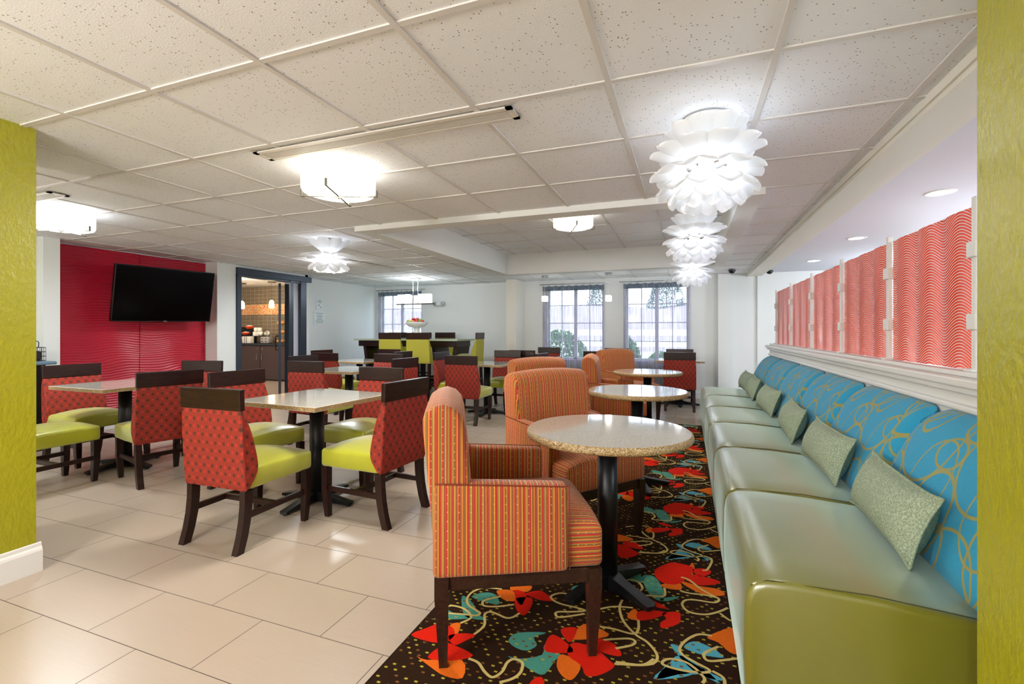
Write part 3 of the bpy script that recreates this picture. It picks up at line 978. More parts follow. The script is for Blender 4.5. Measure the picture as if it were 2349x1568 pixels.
# ---------------------------------------------------------------- dining chairs and bar stools
def leg_front(sx, yy, H):
    return sweep([(sx * .205, yy, H, .046, .046), (sx * .205, yy, H * .55, .045, .045), (sx * .200, yy - .004, H * .18, .038, .038), (sx * .198, yy - .006, 0.0, .032, .032)])
def leg_rear(sx, H):
    s = []
    for t in (0, .25, .5, .75, 1.0):
        s.append((sx * .205, -.205 - .055 * t ** 2.2, H * (1 - t), .040, .052 - .006 * t))
    return sweep(s)
def make_chair(name, label, cat, group, fabric, dz=0.0, seatmat='lime_vinyl', back_h=0.0):
    """front is +y; dz raises the seat for bar stools"""
    r = thing(name, label, cat, group=group)
    hs = 0.335 + dz
    def crown(x, y, z):
        if z > 0:
            k_ = (1 - (x / .24) ** 2) * (1 - (abs(y) / .25) ** 2.5)
            z += .042 * max(0, k_)
        return (x * (1 - 0.03 * (y < 0)), y, z)
    one(rbox(.472, .47, .115, .022, (6, 6, 2), fn=crown), 'seat', [seatmat], r, (0, .028, hs + .0575), sm=True)
    zt = 0.785 + dz - back_h
    pf = smoothprof([(-.266, zt), (-.236, zt), (-.185, zt - .15), (-.150, zt - .30), (-.152, hs + .09), (-.205, hs + .012), (-.240, hs - .002)], 2, .25)
    def wid(x, y, z):
        t = max(0, min(1, (zt - z) / .45))
        return (x * (0.955 + 0.045 * min(1, t * 3)), y, z)
    one(extr(pf, .474, .010, 4, wid), 'backrest', [fabric], r, sm=False)
    one(rbox(.462, .032, .118, .004, (1, 1, 1)), 'top_rail', ['espresso_wood'], r, (0, -.252, zt + .057), (math.radians(2), 0, 0))
    for sx in (-1, 1):
        one(leg_front(sx, .238, hs), 'leg', ['espresso_wood'], r)
        one(leg_rear(sx, hs), 'leg', ['espresso_wood'], r)
    zs = .19 if dz == 0 else .30
    for sx in (-1, 1):
        one(rbox(.022, .44, .034, .003), 'stretcher', ['espresso_wood'], r, (sx * .202, .01, zs))
    one(rbox(.385, .024, .034, .003), 'stretcher', ['espresso_wood'], r, (0, 0.0, zs))
    if dz:
        one(rbox(.385, .022, .034, .003), 'stretcher', ['espresso_wood'], r, (0, .238, zs - .08))
        one(rbox(.385, .022, .034, .003), 'stretcher', ['espresso_wood'], r, (0, -.225, zs + .05))
    return r
chairs = [
 # x, y, heading, label
 (-2.51, 2.12, 1, 'dining chair with its back to us, nearest, at the closest square table'),
 (-1.98, 2.65, 86, 'dining chair right of the closest square table, beside the striped armchair'),
 (-3.18, 2.75, -97, 'dining chair on the left side of the closest square table'),
 (-2.54, 3.21, 179, 'dining chair across the closest square table, facing us'),
 (-4.16, 2.64, 75, 'dining chair at the right end of the table by the crimson wall'),
 (-5.32, 2.74, -90, 'dining chair against the crimson wall beside the left green pier'),
 (-4.73, 2.14, 0, 'dining chair showing only its lime seat beside the left green pier'),
 (-4.88, 3.34, 196, 'dining chair on the far side of the square table by the crimson wall'),
 (-3.83, 4.15, 3, 'dining chair with its back to us just behind the closest square table'),
 (-4.52, 4.80, -97, 'dining chair with glossy top rail beside the pantry door'),
 (-3.40, 4.80, 84, 'dining chair turned left at the right side of the middle square table'),
 (-3.97, 5.34, 181, 'dining chair facing us across the middle square table'),
 (-5.02, 5.74, 2, 'dining chair with back to us at the table below the notices'),
 (-5.60, 6.33, -93, 'dining chair at the left wall side of the third square table'),
 (-4.47, 6.34, 87, 'dining chair right of the third table, before the lime stools'),
 (-5.00, 6.80, 180, 'dining chair facing us behind the third square table, under the lime stools'),
 (-2.77, 5.73, 1, 'dining chair with full back to us just left of the striped armchair row'),
 (-3.31, 6.38, -91, 'dining chair with pale shiny top rail in front of the bar table trestle'),
 (-2.79, 7.02, 184, 'dining chair facing us beyond the table left of the armchairs'),
 (-2.23, 6.52, 86, 'dining chair seen almost edge on above the second striped armchair'),
 (-2.61, 7.68, 1, 'dining chair with back to us under the left curtain, close to the pilaster'),
 (-2.59, 8.75, 179, 'dining chair facing us with its back to the left window'),
 (-0.11, 7.80, 0, 'dining chair with back to us past the far end of the blue bench'),
 (-0.13, 8.68, 180, 'dining chair facing us with its back to the right window'),
 (-1.33, 7.74, -4, 'dining chair mostly hidden behind the farthest striped armchair'),
 (-1.25, 8.75, 181, 'dining chair between the two curtains, behind the farthest armchair'),
]
CG = 'red dotted dining chairs with lime seats'
ch0 = make_chair('dining_chair', 'red dotted ' + chairs[0][3], 'chair', CG, 'dotted_red_fabric')
for i, (x, y, a, l) in enumerate(chairs):
    if i == 0:
        ch0.location = (x, y, 0); ch0.rotation_euler = (0, 0, math.radians(a))
    else:
        dup(ch0, (x, y, 0), math.radians(a), 'red dotted ' + l)
SG = 'lime bar stools around the bar table'
st0 = make_chair('bar_stool', 'lime bar stool with back to us, left one of two before the bar table', 'stool', SG, 'lime_fabric', 0.32, 'lime_vinyl', 0.025)
st0.location = (-5.02, 7.36, 0)
for x, y, a, l in ((-4.42, 7.33, 0, 'lime bar stool with back to us, right one of two before the bar table'),
                   (-3.78, 7.72, 97, 'lime bar stool at the right end of the bar table'),
                   (-5.86, 8.33, 180, 'lime bar stool behind the bar table, left one before the curtain'),
                   (-5.26, 8.33, 180, 'lime bar stool behind the bar table, just behind the white fruit stand'),
                   (-4.70, 8.33, 180, 'lime bar stool behind the bar table, right one of the far side')):
    dup(st0, (x, y, 0), math.radians(a), l)

# ---------------------------------------------------------------- tables
def table_base(t, r, H, rot, L=.30):
    one(cyl(r, r, .05, H, 28), 'column', ['black_metal'], t, sm=True)
    for q in range(4):
        a = rot + q * PI / 2
        V, F = prism([(0, -.040), (L * .35, -.027), (L, -.030), (L + .012, 0), (L, .030), (L * .35, .027), (0, .040)], 0, 1)
        V = [(x, y, (.012 if z < .5 else .028 + .055 * max(0, 1 - x / L) ** 1.2) if x > .01 else (.012 if z < .5 else .085)) for x, y, z in V]
        m = M(); m.add(V, F); m.add(*cyl(.018, .018, 0, .014, 12), xf=T(L - .02, 0, 0))
        m.build('foot', ['black_metal'], t, (0, 0, 0), (0, 0, a))
    m = M(); m.add(*rbox(.40, .05, .02, .004), xf=T(0, 0, H + .008)); m.add(*rbox(.05, .40, .02, .004), xf=T(0, 0, H + .008))
    m.build('mount_plate', ['black_metal'], t)
def square_top():
    V, F, UV = rbox(.75, .75, .032, .004, (1, 1, 1))
    mi = []
    for f in F:
        zs = [V[j][2] for j in f]
        mi.append(1 if max(zs) - min(zs) > .008 else 0)
    m = M(); m.add(V, F, UV, mi=mi)
    return m
TG = 'square stone dining tables'
t0 = thing('dining_table', 'square speckled stone table closest to us, four dining chairs around it', 'table', (-2.50, 2.66, 0), math.radians(-3), TG)
square_top().build('tabletop', ['polished_stone', 'stone_edge'], t0, (0, 0, .734))
table_base(t0, .050, .70, 0.05, .30)
for x, y, a, l in ((-4.78, 2.74, 0, 'square speckled stone table in front of the crimson wall, left end behind the green pier'),
                   (-3.98, 4.78, -2, 'square stone table in the middle of the room, behind the closest square table'),
                   (-5.02, 6.28, 0, 'square stone table by the left white wall below the two paper notices'),
                   (-2.79, 6.38, 0, 'square stone table left of the striped armchair row, column and corner visible'),
                   (-2.60, 8.20, 0, 'square stone table under the left window by the pilaster, only a corner visible'),
                   (-0.12, 8.24, 0, 'square stone table under the right window behind the lone chair'),
                   (-1.28, 8.26, 0, 'square stone table between the windows behind the farthest armchair')):
    dup(t0, (x, y, 0), math.radians(a), l)
RG = 'round stone pedestal tables along the bench'
def round_top():
    V, F, UV = lathe([(.372, 0), (.382, .006), (.385, .018), (.382, .030), (.374, .036)], 64)
    nb = 64 * 4
    m = M(); m.add(V, F, UV, mi=[1 if i < nb else 0 for i in range(len(F))])
    for i in range(nb): m.sm[i] = True
    return m
rt = thing('pedestal_table', 'round speckled stone pedestal table closest to us, between armchair and bench', 'table', (-.355, 2.24, .0085), math.radians(-33), RG)
round_top().build('tabletop', ['polished_stone', 'stone_edge'], rt, (0, 0, .714))
table_base(rt, .047, .70, 0.0, .25)
dup(rt, (-.37, 3.79, .0085), math.radians(25), 'middle round stone pedestal table of the row along the bench')
dup(rt, (-.43, 5.60, .0085), math.radians(40), 'farthest round stone pedestal table of the row along the bench')

# ---------------------------------------------------------------- striped armchairs
AG = 'striped armchairs facing the round tables'
def make_arm(label):
    r = thing('armchair', label, 'armchair', group=AG)
    def cr(x, y, z):
        return (x, y, z + (.022 * (1 - (x / .31) ** 2) if z > .8 else 0))
    pf = [(-.305, .345), (-.325, .62), (-.348, .85), (-.349, .89), (-.338, .918), (-.312, .936), (-.275, .945), (-.235, .932), (-.208, .902), (-.196, .86), (-.175, .66), (-.165, .50), (-.16, .345)]
    one(extr(pf, .605, .022, 8, cr), 'backrest', ['striped_fabric'], r, sm=True)
    def se(x, y, z):
        if z > 0:
            z += .050 * max(0, (1 - (x / .30) ** 4)) * max(0, 1 - ((y + .02) / .30) ** 4) ** .6
        return (x, y, z)
    one(rbox(.592, .50, .145, .024, (8, 8, 2), fn=se, uvm=('zy', 'xz', 'xy')), 'seat', ['striped_fabric'], r, (0, .065, .408), sm=True)
    for sx in (-1, 1):
        def ar(x, y, z, sx=sx):
            return (x + sx * .006 * (1 - z / .16), y, z - .012 * (y / .22) * (z > 0))
        one(rbox(.078, .492, .325, .020, (1, 4, 3), fn=ar, uvm=('yz', 'xz', 'yx')), 'arm', ['striped_fabric'], r, (sx * .268, -.067, .4985), sm=True)
        yy = [(-.305 + .485 * q / 10) for q in range(11)]
        # welt along the outer top edge and the front edge of the arm
        pth = [(sx * .306, y_, .656 - .012 * ((y_ + .045) / .22)) for y_ in yy] + [(sx * .308, .18, .62), (sx * .312, .181, .50), (sx * .314, .181, .345)]
        one(tube(pth, .0028, 6), 'welt', ['welt_cord'], r, sm=True)
    m = M()
    for sx in (-1, 1):
        m.add(*rbox(.035, .54, .055, .004), xf=T(sx * .272, 0, .307))
        m.add(*rbox(.54, .035, .055, .004), xf=T(0, sx * .278, .307))
    m.build('seat_frame', ['dark_walnut'], r)
    for sx in (-1, 1):
        for sy in (-1, 1):
            one(sweep([(sx * .275, sy * .282, .334, .05, .05), (sx * .275, sy * .282, .26, .05, .05), (sx * .268, sy * .276, 0.0, .030, .030)]), 'leg', ['dark_walnut'], r)
    return r
a0 = make_arm('striped armchair closest to us, seen from its side with its legs on the carpet')
a0.location = (-.705, 1.865, .0085); a0.rotation_euler = (0, 0, math.radians(27 - 90))
for x, y, a, l in ((-.66, 2.84, -128, 'striped armchair turned toward us behind the closest round table'),
                   (-1.14, 4.14, -128, 'striped armchair turned toward us directly behind the second one, left of the middle round table'),
                   (-.73, 5.20, -84, 'striped armchair seen side on facing the bench, between the middle and farthest round tables'),
                   (-.76, 6.62, -130, 'farthest striped armchair turned toward us, in front of the windows')):
    dup(a0, (x, y, .0085), math.radians(a), l)

# ---------------------------------------------------------------- bench: six units, each a thing with seat base and back
BG = 'bench units along the half wall'
BP = .90
pos_names = ['nearest bench unit with its end face toward us', 'second bench unit from us', 'third bench unit from us',
             'fourth bench unit from us, counting from the green pier', 'fifth bench unit from us, one before the far end', 'farthest bench unit, next to the bare tile floor']
def make_bench(label):
    r = thing('bench_unit', 'lime vinyl and blue ' + label, 'bench', group=BG)
    sp = [(.17, .03), (.165, .20), (.168, .36), (.175, .405), (.192, .432), (.222, .448), (.30, .456), (.50, .452), (.84, .43), (.84, .03)]
    # profile given in (world x, z); extr works in (y,z): rotate so that profile axis = x
    def wr(x, y, z):
        return (y, -x, z + (.012 * (1 - (x / .45) ** 2) if z > .40 else 0))
    one(extr(sp, BP - .004, .022, 6, wr), 'seat', ['olive_vinyl'], r, (0, BP / 2, 0), sm=True)
    bp = [(.745, .40), (.765, .50), (.802, .61), (.852, .72), (.885, .785), (.915, .83), (.948, .862), (.985, .888), (1.02, .900), (1.034, .895), (1.034, .40)]
    def wb(x, y, z):
        return (y, -x, z)
    one(extr(bp, BP - .002, .085, 6, wb), 'backrest', ['ringed_blue_fabric'], r, (0, BP / 2, 0), sm=True)
    # top stitching near the front edge
    one(tube([(.186, 0.016, .424), (.23, .014, .449), (.5, .012, .4555), (.74, .012, .4385)], .0016, 5), 'seam', ['seam_dark'], r)
    one(box(.20, .84, .01, BP - .01, 0, .032), 'plinth', ['bench_plinth'], r)
    return r
b0 = make_bench(pos_names[0])
b0.location = (0, 1.62, 0)
for i in range(1, 6):
    dup(b0, (0, 1.62 + BP * i, 0), 0, 'lime vinyl and blue ' + pos_names[i])

# lumbar pillows
def pillow(w, h, t, n=14):
    V, F, UV = [], [], []
    for s in (1, -1):
        for i in range(n + 1):
            for j in range(n + 1):
                u, v = -1 + 2 * i / n, -1 + 2 * j / n
                x = u * w / 2 * (1 - .09 * (1 - v * v)) ; y = v * h / 2 * (1 - .13 * (1 - u ** 4))
                z = s * t / 2 * ((1 - u ** 4) * (1 - v ** 2)) ** .55
                V.append((x, y, z))
    o = (n + 1) ** 2
    for s in (0, 1):
        for i in range(n):
            for j in range(n):
                f = (s * o + i * (n + 1) + j, s * o + (i + 1) * (n + 1) + j, s * o + (i + 1) * (n + 1) + j + 1, s * o + i * (n + 1) + j + 1)
                if s: f = tuple(reversed(f))
                F.append(f); UV.append([(V[q][0], V[q][1]) for q in f])
    return V, F, UV
def make_pillow(label):
    r = thing('lumbar_pillow', label, 'pillow', group='sage lumbar pillows on the bench')
    one(pillow(.65, .25, .135), 'cushion', ['sage_fabric'], r, sm=True)
    e = []
    for k_ in range(60):
        q = k_ / 60 * 4
        if q < 1: u, v = -1 + 2 * q, -1
        elif q < 2: u, v = 1, -1 + 2 * (q - 1)
        elif q < 3: u, v = 1 - 2 * (q - 2), 1
        else: u, v = -1, 1 - 2 * (q - 3)
        e.append((u * .325 * (1 - .09 * (1 - v * v)), v * .125 * (1 - .13 * (1 - u ** 4)), 0))
    one(tube(e, .0055, 6, True), 'piping', ['sage_fabric'], r, sm=True)
    return r
p0 = make_pillow('sage green lumbar pillow nearest to us on the first bench unit')
# standing on its long edge, leaning back against the backrest (rotation: length along y)
def pil(o, y, yaw=0.0):
    o.location = (.722, y, .572)
    o.rotation_euler = (Matrix.Rotation(yaw, 3, 'Z') @ Matrix.Rotation(math.radians(90), 3, 'Z') @ Matrix.Rotation(math.radians(-70) + PI, 3, 'X')).to_euler()
pil(p0, 2.18, -.03)
for i, (y, l) in enumerate(((3.06, 'second'), (3.96, 'third'), (5.04, 'fourth'), (6.08, 'fifth'), (6.80, 'farthest'))):
    q = dup(p0, (0, 0, 0), 0, 'sage green lumbar pillow, %s from us along the bench' % l)
    pil(q, y, (.03, -.05, .06, -.03, .05)[i])

# ---------------------------------------------------------------- orange wave screens and white posts on the half wall
ys = [2.395, 3.255, 4.13, 5.03, 5.95, 6.87]
SC = 'orange carved wave screens on the half wall'
PW, PH, PP = .80, .665, .0130
def wave_screen():
    # rows of the grid follow the carved ridges, so each ridge stays crisp
    V, F, UV = [], [], []
    ny, sub_ = 72, 6
    am = .023
    j0, j1 = int(-am / PP * sub_) - sub_, int((PH + am) / PP * sub_) + sub_
    nj = j1 - j0 + 1
    for i in range(ny + 1):
        y = PW * i / ny
        off = am * math.sin(2 * PI * y / .262 + 5.5)
        for j in range(j0, j1 + 1):
            ph = j / sub_
            z = max(0.0, min(PH, ph * PP + off))
            V.append((-.0035 * (0.5 - 0.5 * math.cos(2 * PI * ph)) - .004 * math.sin(2 * PI * y / .262 + 4.3), y, z))
    for i in range(ny):
        for j in range(nj - 1):
            q = [(i, j), (i, j + 1), (i + 1, j + 1), (i + 1, j)]
            if max(V[a_ * nj + b_][2] for a_, b_ in q) - min(V[a_ * nj + b_][2] for a_, b_ in q) < 1e-7: continue
            F.append([a_ * nj + b_ for a_, b_ in q])
            UV.append([(PW * a_ / ny, (j0 + b_) / sub_) for a_, b_ in q])
    return V, F, UV
m = M()
m.add(*wave_screen(), sm=True)
m.add(*box(.006, .016, 0, PW, 0, PH))
sl = ['nearest orange wave screen panel, touching the post at the right green pier', 'second orange wave screen panel from us', 'third orange wave screen panel from us',
      'fourth orange wave screen panel from us', 'farthest orange wave screen panel, above the far bench end']
s0 = m.build('wave_screen', ['orange_wave'], None, (1.085, ys[0] + .03, 1.062))
tag(s0, sl[0], 'screen', SC)
for i in range(1, 5):
    c = s0.copy(); COL.objects.link(c); c.location = (1.085, ys[i] + .03, 1.062); c['label'] = sl[i]; c.scale = (1, (ys[i + 1] - ys[i] - .06) / PW, 1)
pn = ['nearest white screen post, against the right green pier', 'white screen post between the first and second orange panels', 'white screen post between the second and third orange panels',
      'white screen post between the third and fourth orange panels', 'white screen post between the fourth and farthest orange panels', 'farthest white screen post at the far end of the half wall']
r = thing('screen_post', pn[0], 'post', (1.08, ys[0], 1.058), 0, 'white posts holding the wave screens')
m = M(); m.add(*rbox(.022, .03, .70, .003), xf=T(0, 0, .35)); m.add(*rbox(.060, .06, .012, .003), xf=T(0, 0, .006))
m.build('upright', ['trim_white'], r)
for z in (.20, .49):
    one(rbox(.030, .062, .065, .004), 'clip', ['trim_white'], r, (-.006, 0, z))
for i in range(1, 6):
    dup(r, (1.08, ys[i], 1.058), 0, pn[i])

# ---------------------------------------------------------------- lotus pendants
def petal(L, W_, cup=.035, curl=.03, n=11, k=8):
    V, F = [], []
    for i in range(n + 1):
        t = math.sin(i / n * PI / 2) ** 1.15
        w = W_ * (0.35 + 0.65 * math.sin(min(1, t / .62) * PI / 2)) if t < .62 else W_ * math.sqrt(max(0, 1 - ((t - .62) / .3805) ** 2))
        for j in range(k + 1):
            s = -1 + 2 * j / k
            V.append((L * t, s * w / 2, cup * (s * s) * (.3 + w / W_) * .7 + curl * t * t))
    k1 = k + 1
    for i in range(n):
        for j in range(k):
            F.append((i * k1 + j, (i + 1) * k1 + j, (i + 1) * k1 + j + 1, i * k1 + j + 1))
    return V, F
def petmesh(L, W_, cup, curl):
    V, F = petal(L, W_, cup, curl)
    m = M(); m.add(V, F, sm=True)
    return m
def lotus(label, loc, drop, tiers, R, group, bulb='glow_bulb'):
    """loc = centre of the bloom; drop = height of ceiling above it"""
    r = thing('lotus_pendant', label, 'pendant lamp', loc, 0, group)
    one(cyl(.105, .112, drop - .028, drop, 32, True, .003), 'canopy', ['lamp_white'], r, sm=True)
    one(cyl(.006, .006, 0, drop - .02, 10), 'cord', ['lamp_white'], r, sm=True)
    lamp('POINT', 'lotus_light', loc, 9, (.88, .94, 1.0), .045)
    one(lathe([(.012, -.07), (.032, -.05), (.04, -.02), (.034, .015), (.016, .04)], 16), 'bulb', [bulb], r, sm=True)
    for ti, (la, e, r0, L, W_, n, off) in enumerate(tiers):
        pm = None
        for q in range(n):
            a = 2 * PI * (q + off) / n
            if pm is None:
                o = petmesh(L, W_, .03, .02).build('petal', ['petal'], r)
                pm = o
            else:
                o = pm.copy(); COL.objects.link(o); o.parent = r
            ce, se = math.cos(la), math.sin(la)
            o.rotation_euler = (RZ(a) @ RY(-e)).to_euler()
            o.location = (r0 * ce * math.cos(a), r0 * ce * math.sin(a), r0 * se)
    return r
big = [(math.radians(60), math.radians(62), 0.05, 0.19, 0.125, 8, 0), (math.radians(40), math.radians(38), 0.06, 0.205, 0.14, 9, 0.5), (math.radians(16), math.radians(8), 0.075, 0.195, 0.14, 10, 0), (math.radians(-4), math.radians(-22), 0.09, 0.175, 0.14, 11, 0.5), (math.radians(-24), math.radians(-46), 0.115, 0.155, 0.13, 11, 0), (math.radians(-44), math.radians(-64), 0.125, 0.125, 0.115, 10, 0.5), (math.radians(-62), math.radians(-80), 0.12, 0.115, 0.09, 9, 0)]
LG = 'white lotus pendants in a line above the bench side'
lo0 = lotus('big white lotus pendant nearest to us under the tiled ceiling', (.085, 2.44, 2.015), CZ - 2.015, big, .26, LG)
lotus('white lotus pendant on a cord, middle one of the line', (.055, 4.34, 2.03), HZ - .009 - 2.03, big, .26, LG)
lotus('lowest looking white lotus pendant, farthest of the line, before the right window', (.055, 6.13, 1.985), HZ - .009 - 1.985, big, .26, LG)
sm_ = [(math.radians(66), math.radians(60), 0.03, 0.21, 0.12, 7, 0), (math.radians(30), math.radians(32), 0.05, 0.24, 0.14, 8, 0.5), (math.radians(0), math.radians(-8), 0.06, 0.24, 0.15, 8, 0), (math.radians(-30), math.radians(-45), 0.08, 0.19, 0.14, 8, 0.5)]
lotus('white lotus ceiling lamp with few wide petals above the middle of the room', (-3.75, 4.17, 2.06), CZ - 2.06, sm_, .28, 'white lotus ceiling lamp over the dining tables')

# ---------------------------------------------------------------- drum ceiling lamps
def drum(label, loc, glow, power=18, colr=(1, .95, .86)):
    a = lamp('AREA', 'drum_light', (loc[0], loc[1], loc[2] - .1605), power, colr, .36)
    a.data.shape = 'DISK'
    r = thing('ceiling_lamp', label, 'ceiling lamp', loc, 0, 'drum shade ceiling lamps with metal cross')
    one(lathe([(.0, -.158), (.19, -.156), (.214, -.148), (.222, -.130), (.222, -.012), (.218, -.006)], 48, False), 'shade', [glow], r, sm=True)
    one(cyl(.20, .20, -.012, 0, 32), 'canopy', ['lamp_white'], r, sm=True)
    for k_ in (0, 1):
        m = M()
        m.add(*rbox(.47, .014, .008, .002), xf=T(0, 0, -.168))
        for sx in (-1, 1):
            m.add(*rbox(.009, .014, .045, .002), xf=T(sx * .234, 0, -.150))
        m.build('cross_bar', ['nickel'], r, (0, 0, 0), (0, 0, math.radians(18 + 90 * k_ + 5)))
    one(lathe([(.0, -.186), (.01, -.182), (.012, -.168), (.012, -.158)], 12, False), 'finial', ['nickel'], r, sm=True)
    return r
drum('warm drum ceiling lamp nearest to us, next to the long slot vent', (-2.06, 2.38, CZ), 'glow_warm')
drum('white drum ceiling lamp cut off by the left green pier', (-4.96, 2.36, CZ), 'glow_cool', 18, (.93, .97, 1))
drum('warm drum ceiling lamp inside the raised ceiling tray', (-1.20, 5.15, HZ), 'glow_warm')
drum('white drum ceiling lamp just behind the small lotus lamp', (-4.82, 5.38, CZ), 'glow_cool', 24, (.93, .97, 1))

# chandelier over the bar table
r = thing('chandelier', 'linear chandelier with four white glass cubes above the bar table', 'chandelier', (-4.92, 7.80, 0), 0)
one(rbox(.22, .10, .03, .01), 'canopy', ['lamp_white'], r, (0, 0, CZ - .016))
for x in (-.055, .055):
    one(cyl(.007, .007, 1.75, CZ - .02, 10), 'rod', ['chrome'], r, (x, 0, 0), sm=True)
one(rbox(.86, .03, .02, .004), 'bar', ['nickel'], r, (0, 0, 1.745))
lamp('POINT', 'chandelier_light', (-4.92, 7.80, 2.06), 11, (.9, .96, 1.0), .08)
for x in (-.32, -.175, .14, .285):
    one(rbox(.125, .09, .17, .012, (1, 1, 1)), 'glass_shade', ['glow_far'], r, (x, 0, 1.85), sm=False)
# mini pendants before the windows
for x, y, z, l in ((-2.465, 8.3, 1.82, 'small cube pendant left of the left window'), (-1.30, 8.3, 1.80, 'small cube pendant between the two windows'), (-.14, 8.5, 1.83, 'small cube pendant in front of the right window, below the lotus pendants')):
    r = thing('mini_pendant', l, 'pendant lamp', (x, y, z), 0, 'small cube pendants by the windows')
    one(cyl(.06, .06, CZ - z - .028, CZ - z, 20, True, .003), 'canopy', ['chrome'], r, sm=True)
    one(cyl(.0022, .0022, .045, CZ - z, 6), 'cord', ['metal_light'], r)
    one(rbox(.095, .095, .10, .012), 'glass_shade', ['glow_cube'], r)
# recessed lights of the drywall ceiling
for (x, y), l in (((1.74, 4.32), 'recessed ceiling light nearest to us above the orange screens'), ((1.735, 6.12), 'middle recessed ceiling light above the orange screens'), ((1.71, 7.87), 'farthest recessed ceiling light above the orange screens')):
    r = thing('recessed_light', l, 'ceiling light', (x, y, CZ), 0, 'recessed lights in the plain ceiling')
    one(lathe([(.068, -.001), (.072, -.005), (.090, -.005), (.094, -.0005)], 32, False), 'trim_ring', ['trim_white'], r, sm=True)
    one(cyl(.068, .068, -.003, -.001, 32), 'lens', ['glow_can'], r)
# dome cameras
for (x, y), l in (((.69, 8.5), 'black dome camera on the tiled ceiling by the narrow pilaster'), ((1.29, 8.86), 'black dome camera on the plain ceiling left of the orange screens')):
    r = thing('dome_camera', l, 'camera', (x, y, CZ - .008 if x < 1 else CZ), 0, 'black dome cameras')
    one(cyl(.058, .055, -.02, 0, 24), 'mount', ['dark_frame'], r, sm=True)
    one(lathe([(.0, -.062), (.02, -.059), (.038, -.048), (.048, -.032), (.050, -.02)], 24, False), 'dome', ['black_plastic'], r, sm=True)

# ---------------------------------------------------------------- vents
def vent(label, loc, w, l, rz=0.0, slats=6):
    r = thing('ceiling_vent', label, 'vent', loc, rz, 'slot vents in the tiled ceiling')
    m = M()
    m.add(*box(-l / 2, l / 2, -w / 2, -w / 2 + .025, -.008, 0)); m.add(*box(-l / 2, l / 2, w / 2 - .025, w / 2, -.008, 0))
    m.add(*box(-l / 2, -l / 2 + .03, -w / 2, w / 2, -.008, 0)); m.add(*box(l / 2 - .03, l / 2, -w / 2, w / 2, -.008, 0))
    m.build('frame', ['vent_white'], r)
    m = M()
    for i in range(slats):
        y = -w / 2 + .03 + (w - .06) * (i + .5) / slats
        m.add(*box(-l / 2 + .03, l / 2 - .03, y - .0022, y + .0022, -.007, -.001))
    m.build('slats', ['vent_white'], r)
    one(box(-l / 2 + .02, l / 2 - .02, -w / 2 + .02, w / 2 - .02, -.0015, -.0005), 'duct', ['vent_dark'], r)
zc = CZ - .0015
vent('long white slot vent nearest to us, next to the warm drum lamp', (-1.53, 2.035, zc), .125, 1.57)
vent('slot vent peeking out beside the left green pier above the drum lamp', (-4.95, 2.06, zc), .125, 1.2)
vent('slot vent behind the small lotus lamp near the tray corner', (-4.51, 5.90, zc), .10, 1.0, math.radians(83))

# ---------------------------------------------------------------- television
tv = thing('television', 'large black flat television tilted on the crimson wall', 'television', (-6.383, 4.153, 1.691), 0)
# local frame: screen in YZ plane, facing +x
RT = Matrix.Rotation(-.021, 4, 'Z') @ Matrix.Rotation(.179, 4, 'Y') @ Matrix.Rotation(.017, 4, 'X')
tv.rotation_euler = RT.to_euler()
one(rbox(.045, 1.22, .70, .006), 'casing', ['black_plastic'], tv, (-.026, 0, 0))
one(box(-.002, .0005, -.598, .598, -.335, .338), 'screen', ['screen_black'], tv)
one(box(0, .003, -.02, .02, -.346, -.340), 'badge', ['metal_light'], tv)
mt = M(); mt.add(*rbox(.03, .42, .30, .004), xf=T(-.06, 0, 0)); mt.add(*rbox(.26, .06, .06, .004), xf=T(-.19, 0, -.02))
mt.build('wall_bracket', ['black_metal'], tv)

# ---------------------------------------------------------------- curtains
def curtain(label, x0, x1, ztop, folds, rodx0, rodx1, rl):
    n = folds * 10
    V, F = [], []
    zs = [0.03, .35, .7, 1.1, 1.5, 1.8, ztop - .10]
    rr = random.Random(int(abs(x0) * 100))
    ph = [rr.uniform(-.6, .6) for _ in range(folds + 2)]
    def yo(i, z):
        t = i / n * folds
        a = .018 + .010 * (1 - z / 2.2)
        return a * math.sin(2 * PI * t + ph[int(t)] * (1 - z / 3)) + .006 * math.sin(5 * t + z)
    for z in zs:
        for i in range(n + 1):
            V.append((x0 + (x1 - x0) * i / n, YB - .09 + yo(i, z), z))
    for k_ in range(len(zs) - 1):
        for i in range(n):
            a = k_ * (n + 1) + i
            F.append((a, a + 1, a + n + 2, a + n + 1))
    r = thing('curtain', label, 'curtain', (0, 0, 0), 0, 'sheer grey curtains at the windows')
    one((V, F), 'sheer_cloth', ['sheer_curtain'], r, sm=True)
    V, F = [], []
    for z in (ztop - .10, ztop - .05, ztop):
        for i in range(n + 1):
            dip = -.012 * (0.5 - .5 * math.cos(2 * PI * i / n * folds)) if z == ztop else 0
            V.append((x0 + (x1 - x0) * i / n, YB - .09 + yo(i, z), z + dip))
    for k_ in range(2):
        for i in range(n):
            a = k_ * (n + 1) + i
            F.append((a, a + 1, a + n + 2, a + n + 1))
    one((V, F), 'header_band', ['sheer_header'], r, sm=True)
    q = thing('curtain_rod', rl, 'curtain rod', (0, 0, 0), 0, 'thin chrome curtain rods')
    zr = ztop + .035
    one(tube([(rodx0, YB - .09, zr), (rodx1, YB - .09, zr)], .008, 8), 'rod', ['chrome'], q, sm=True)
    for k_ in range(folds + 1):
        x = x0 + (x1 - x0) * k_ / folds
        c = [(x, YB - .09 + .016 * math.cos(a), zr - .008 + .018 * math.sin(a)) for a in [2 * PI * i / 10 for i in range(10)]]
        one(tube(c, .0022, 5, True), 'ring', ['chrome'], q)
    for x in (rodx0 + .03, rodx1 - .03):
        one(tube([(x, YB - .09, zr), (x, YB, zr)], .006, 6), 'bracket', ['chrome'], q)
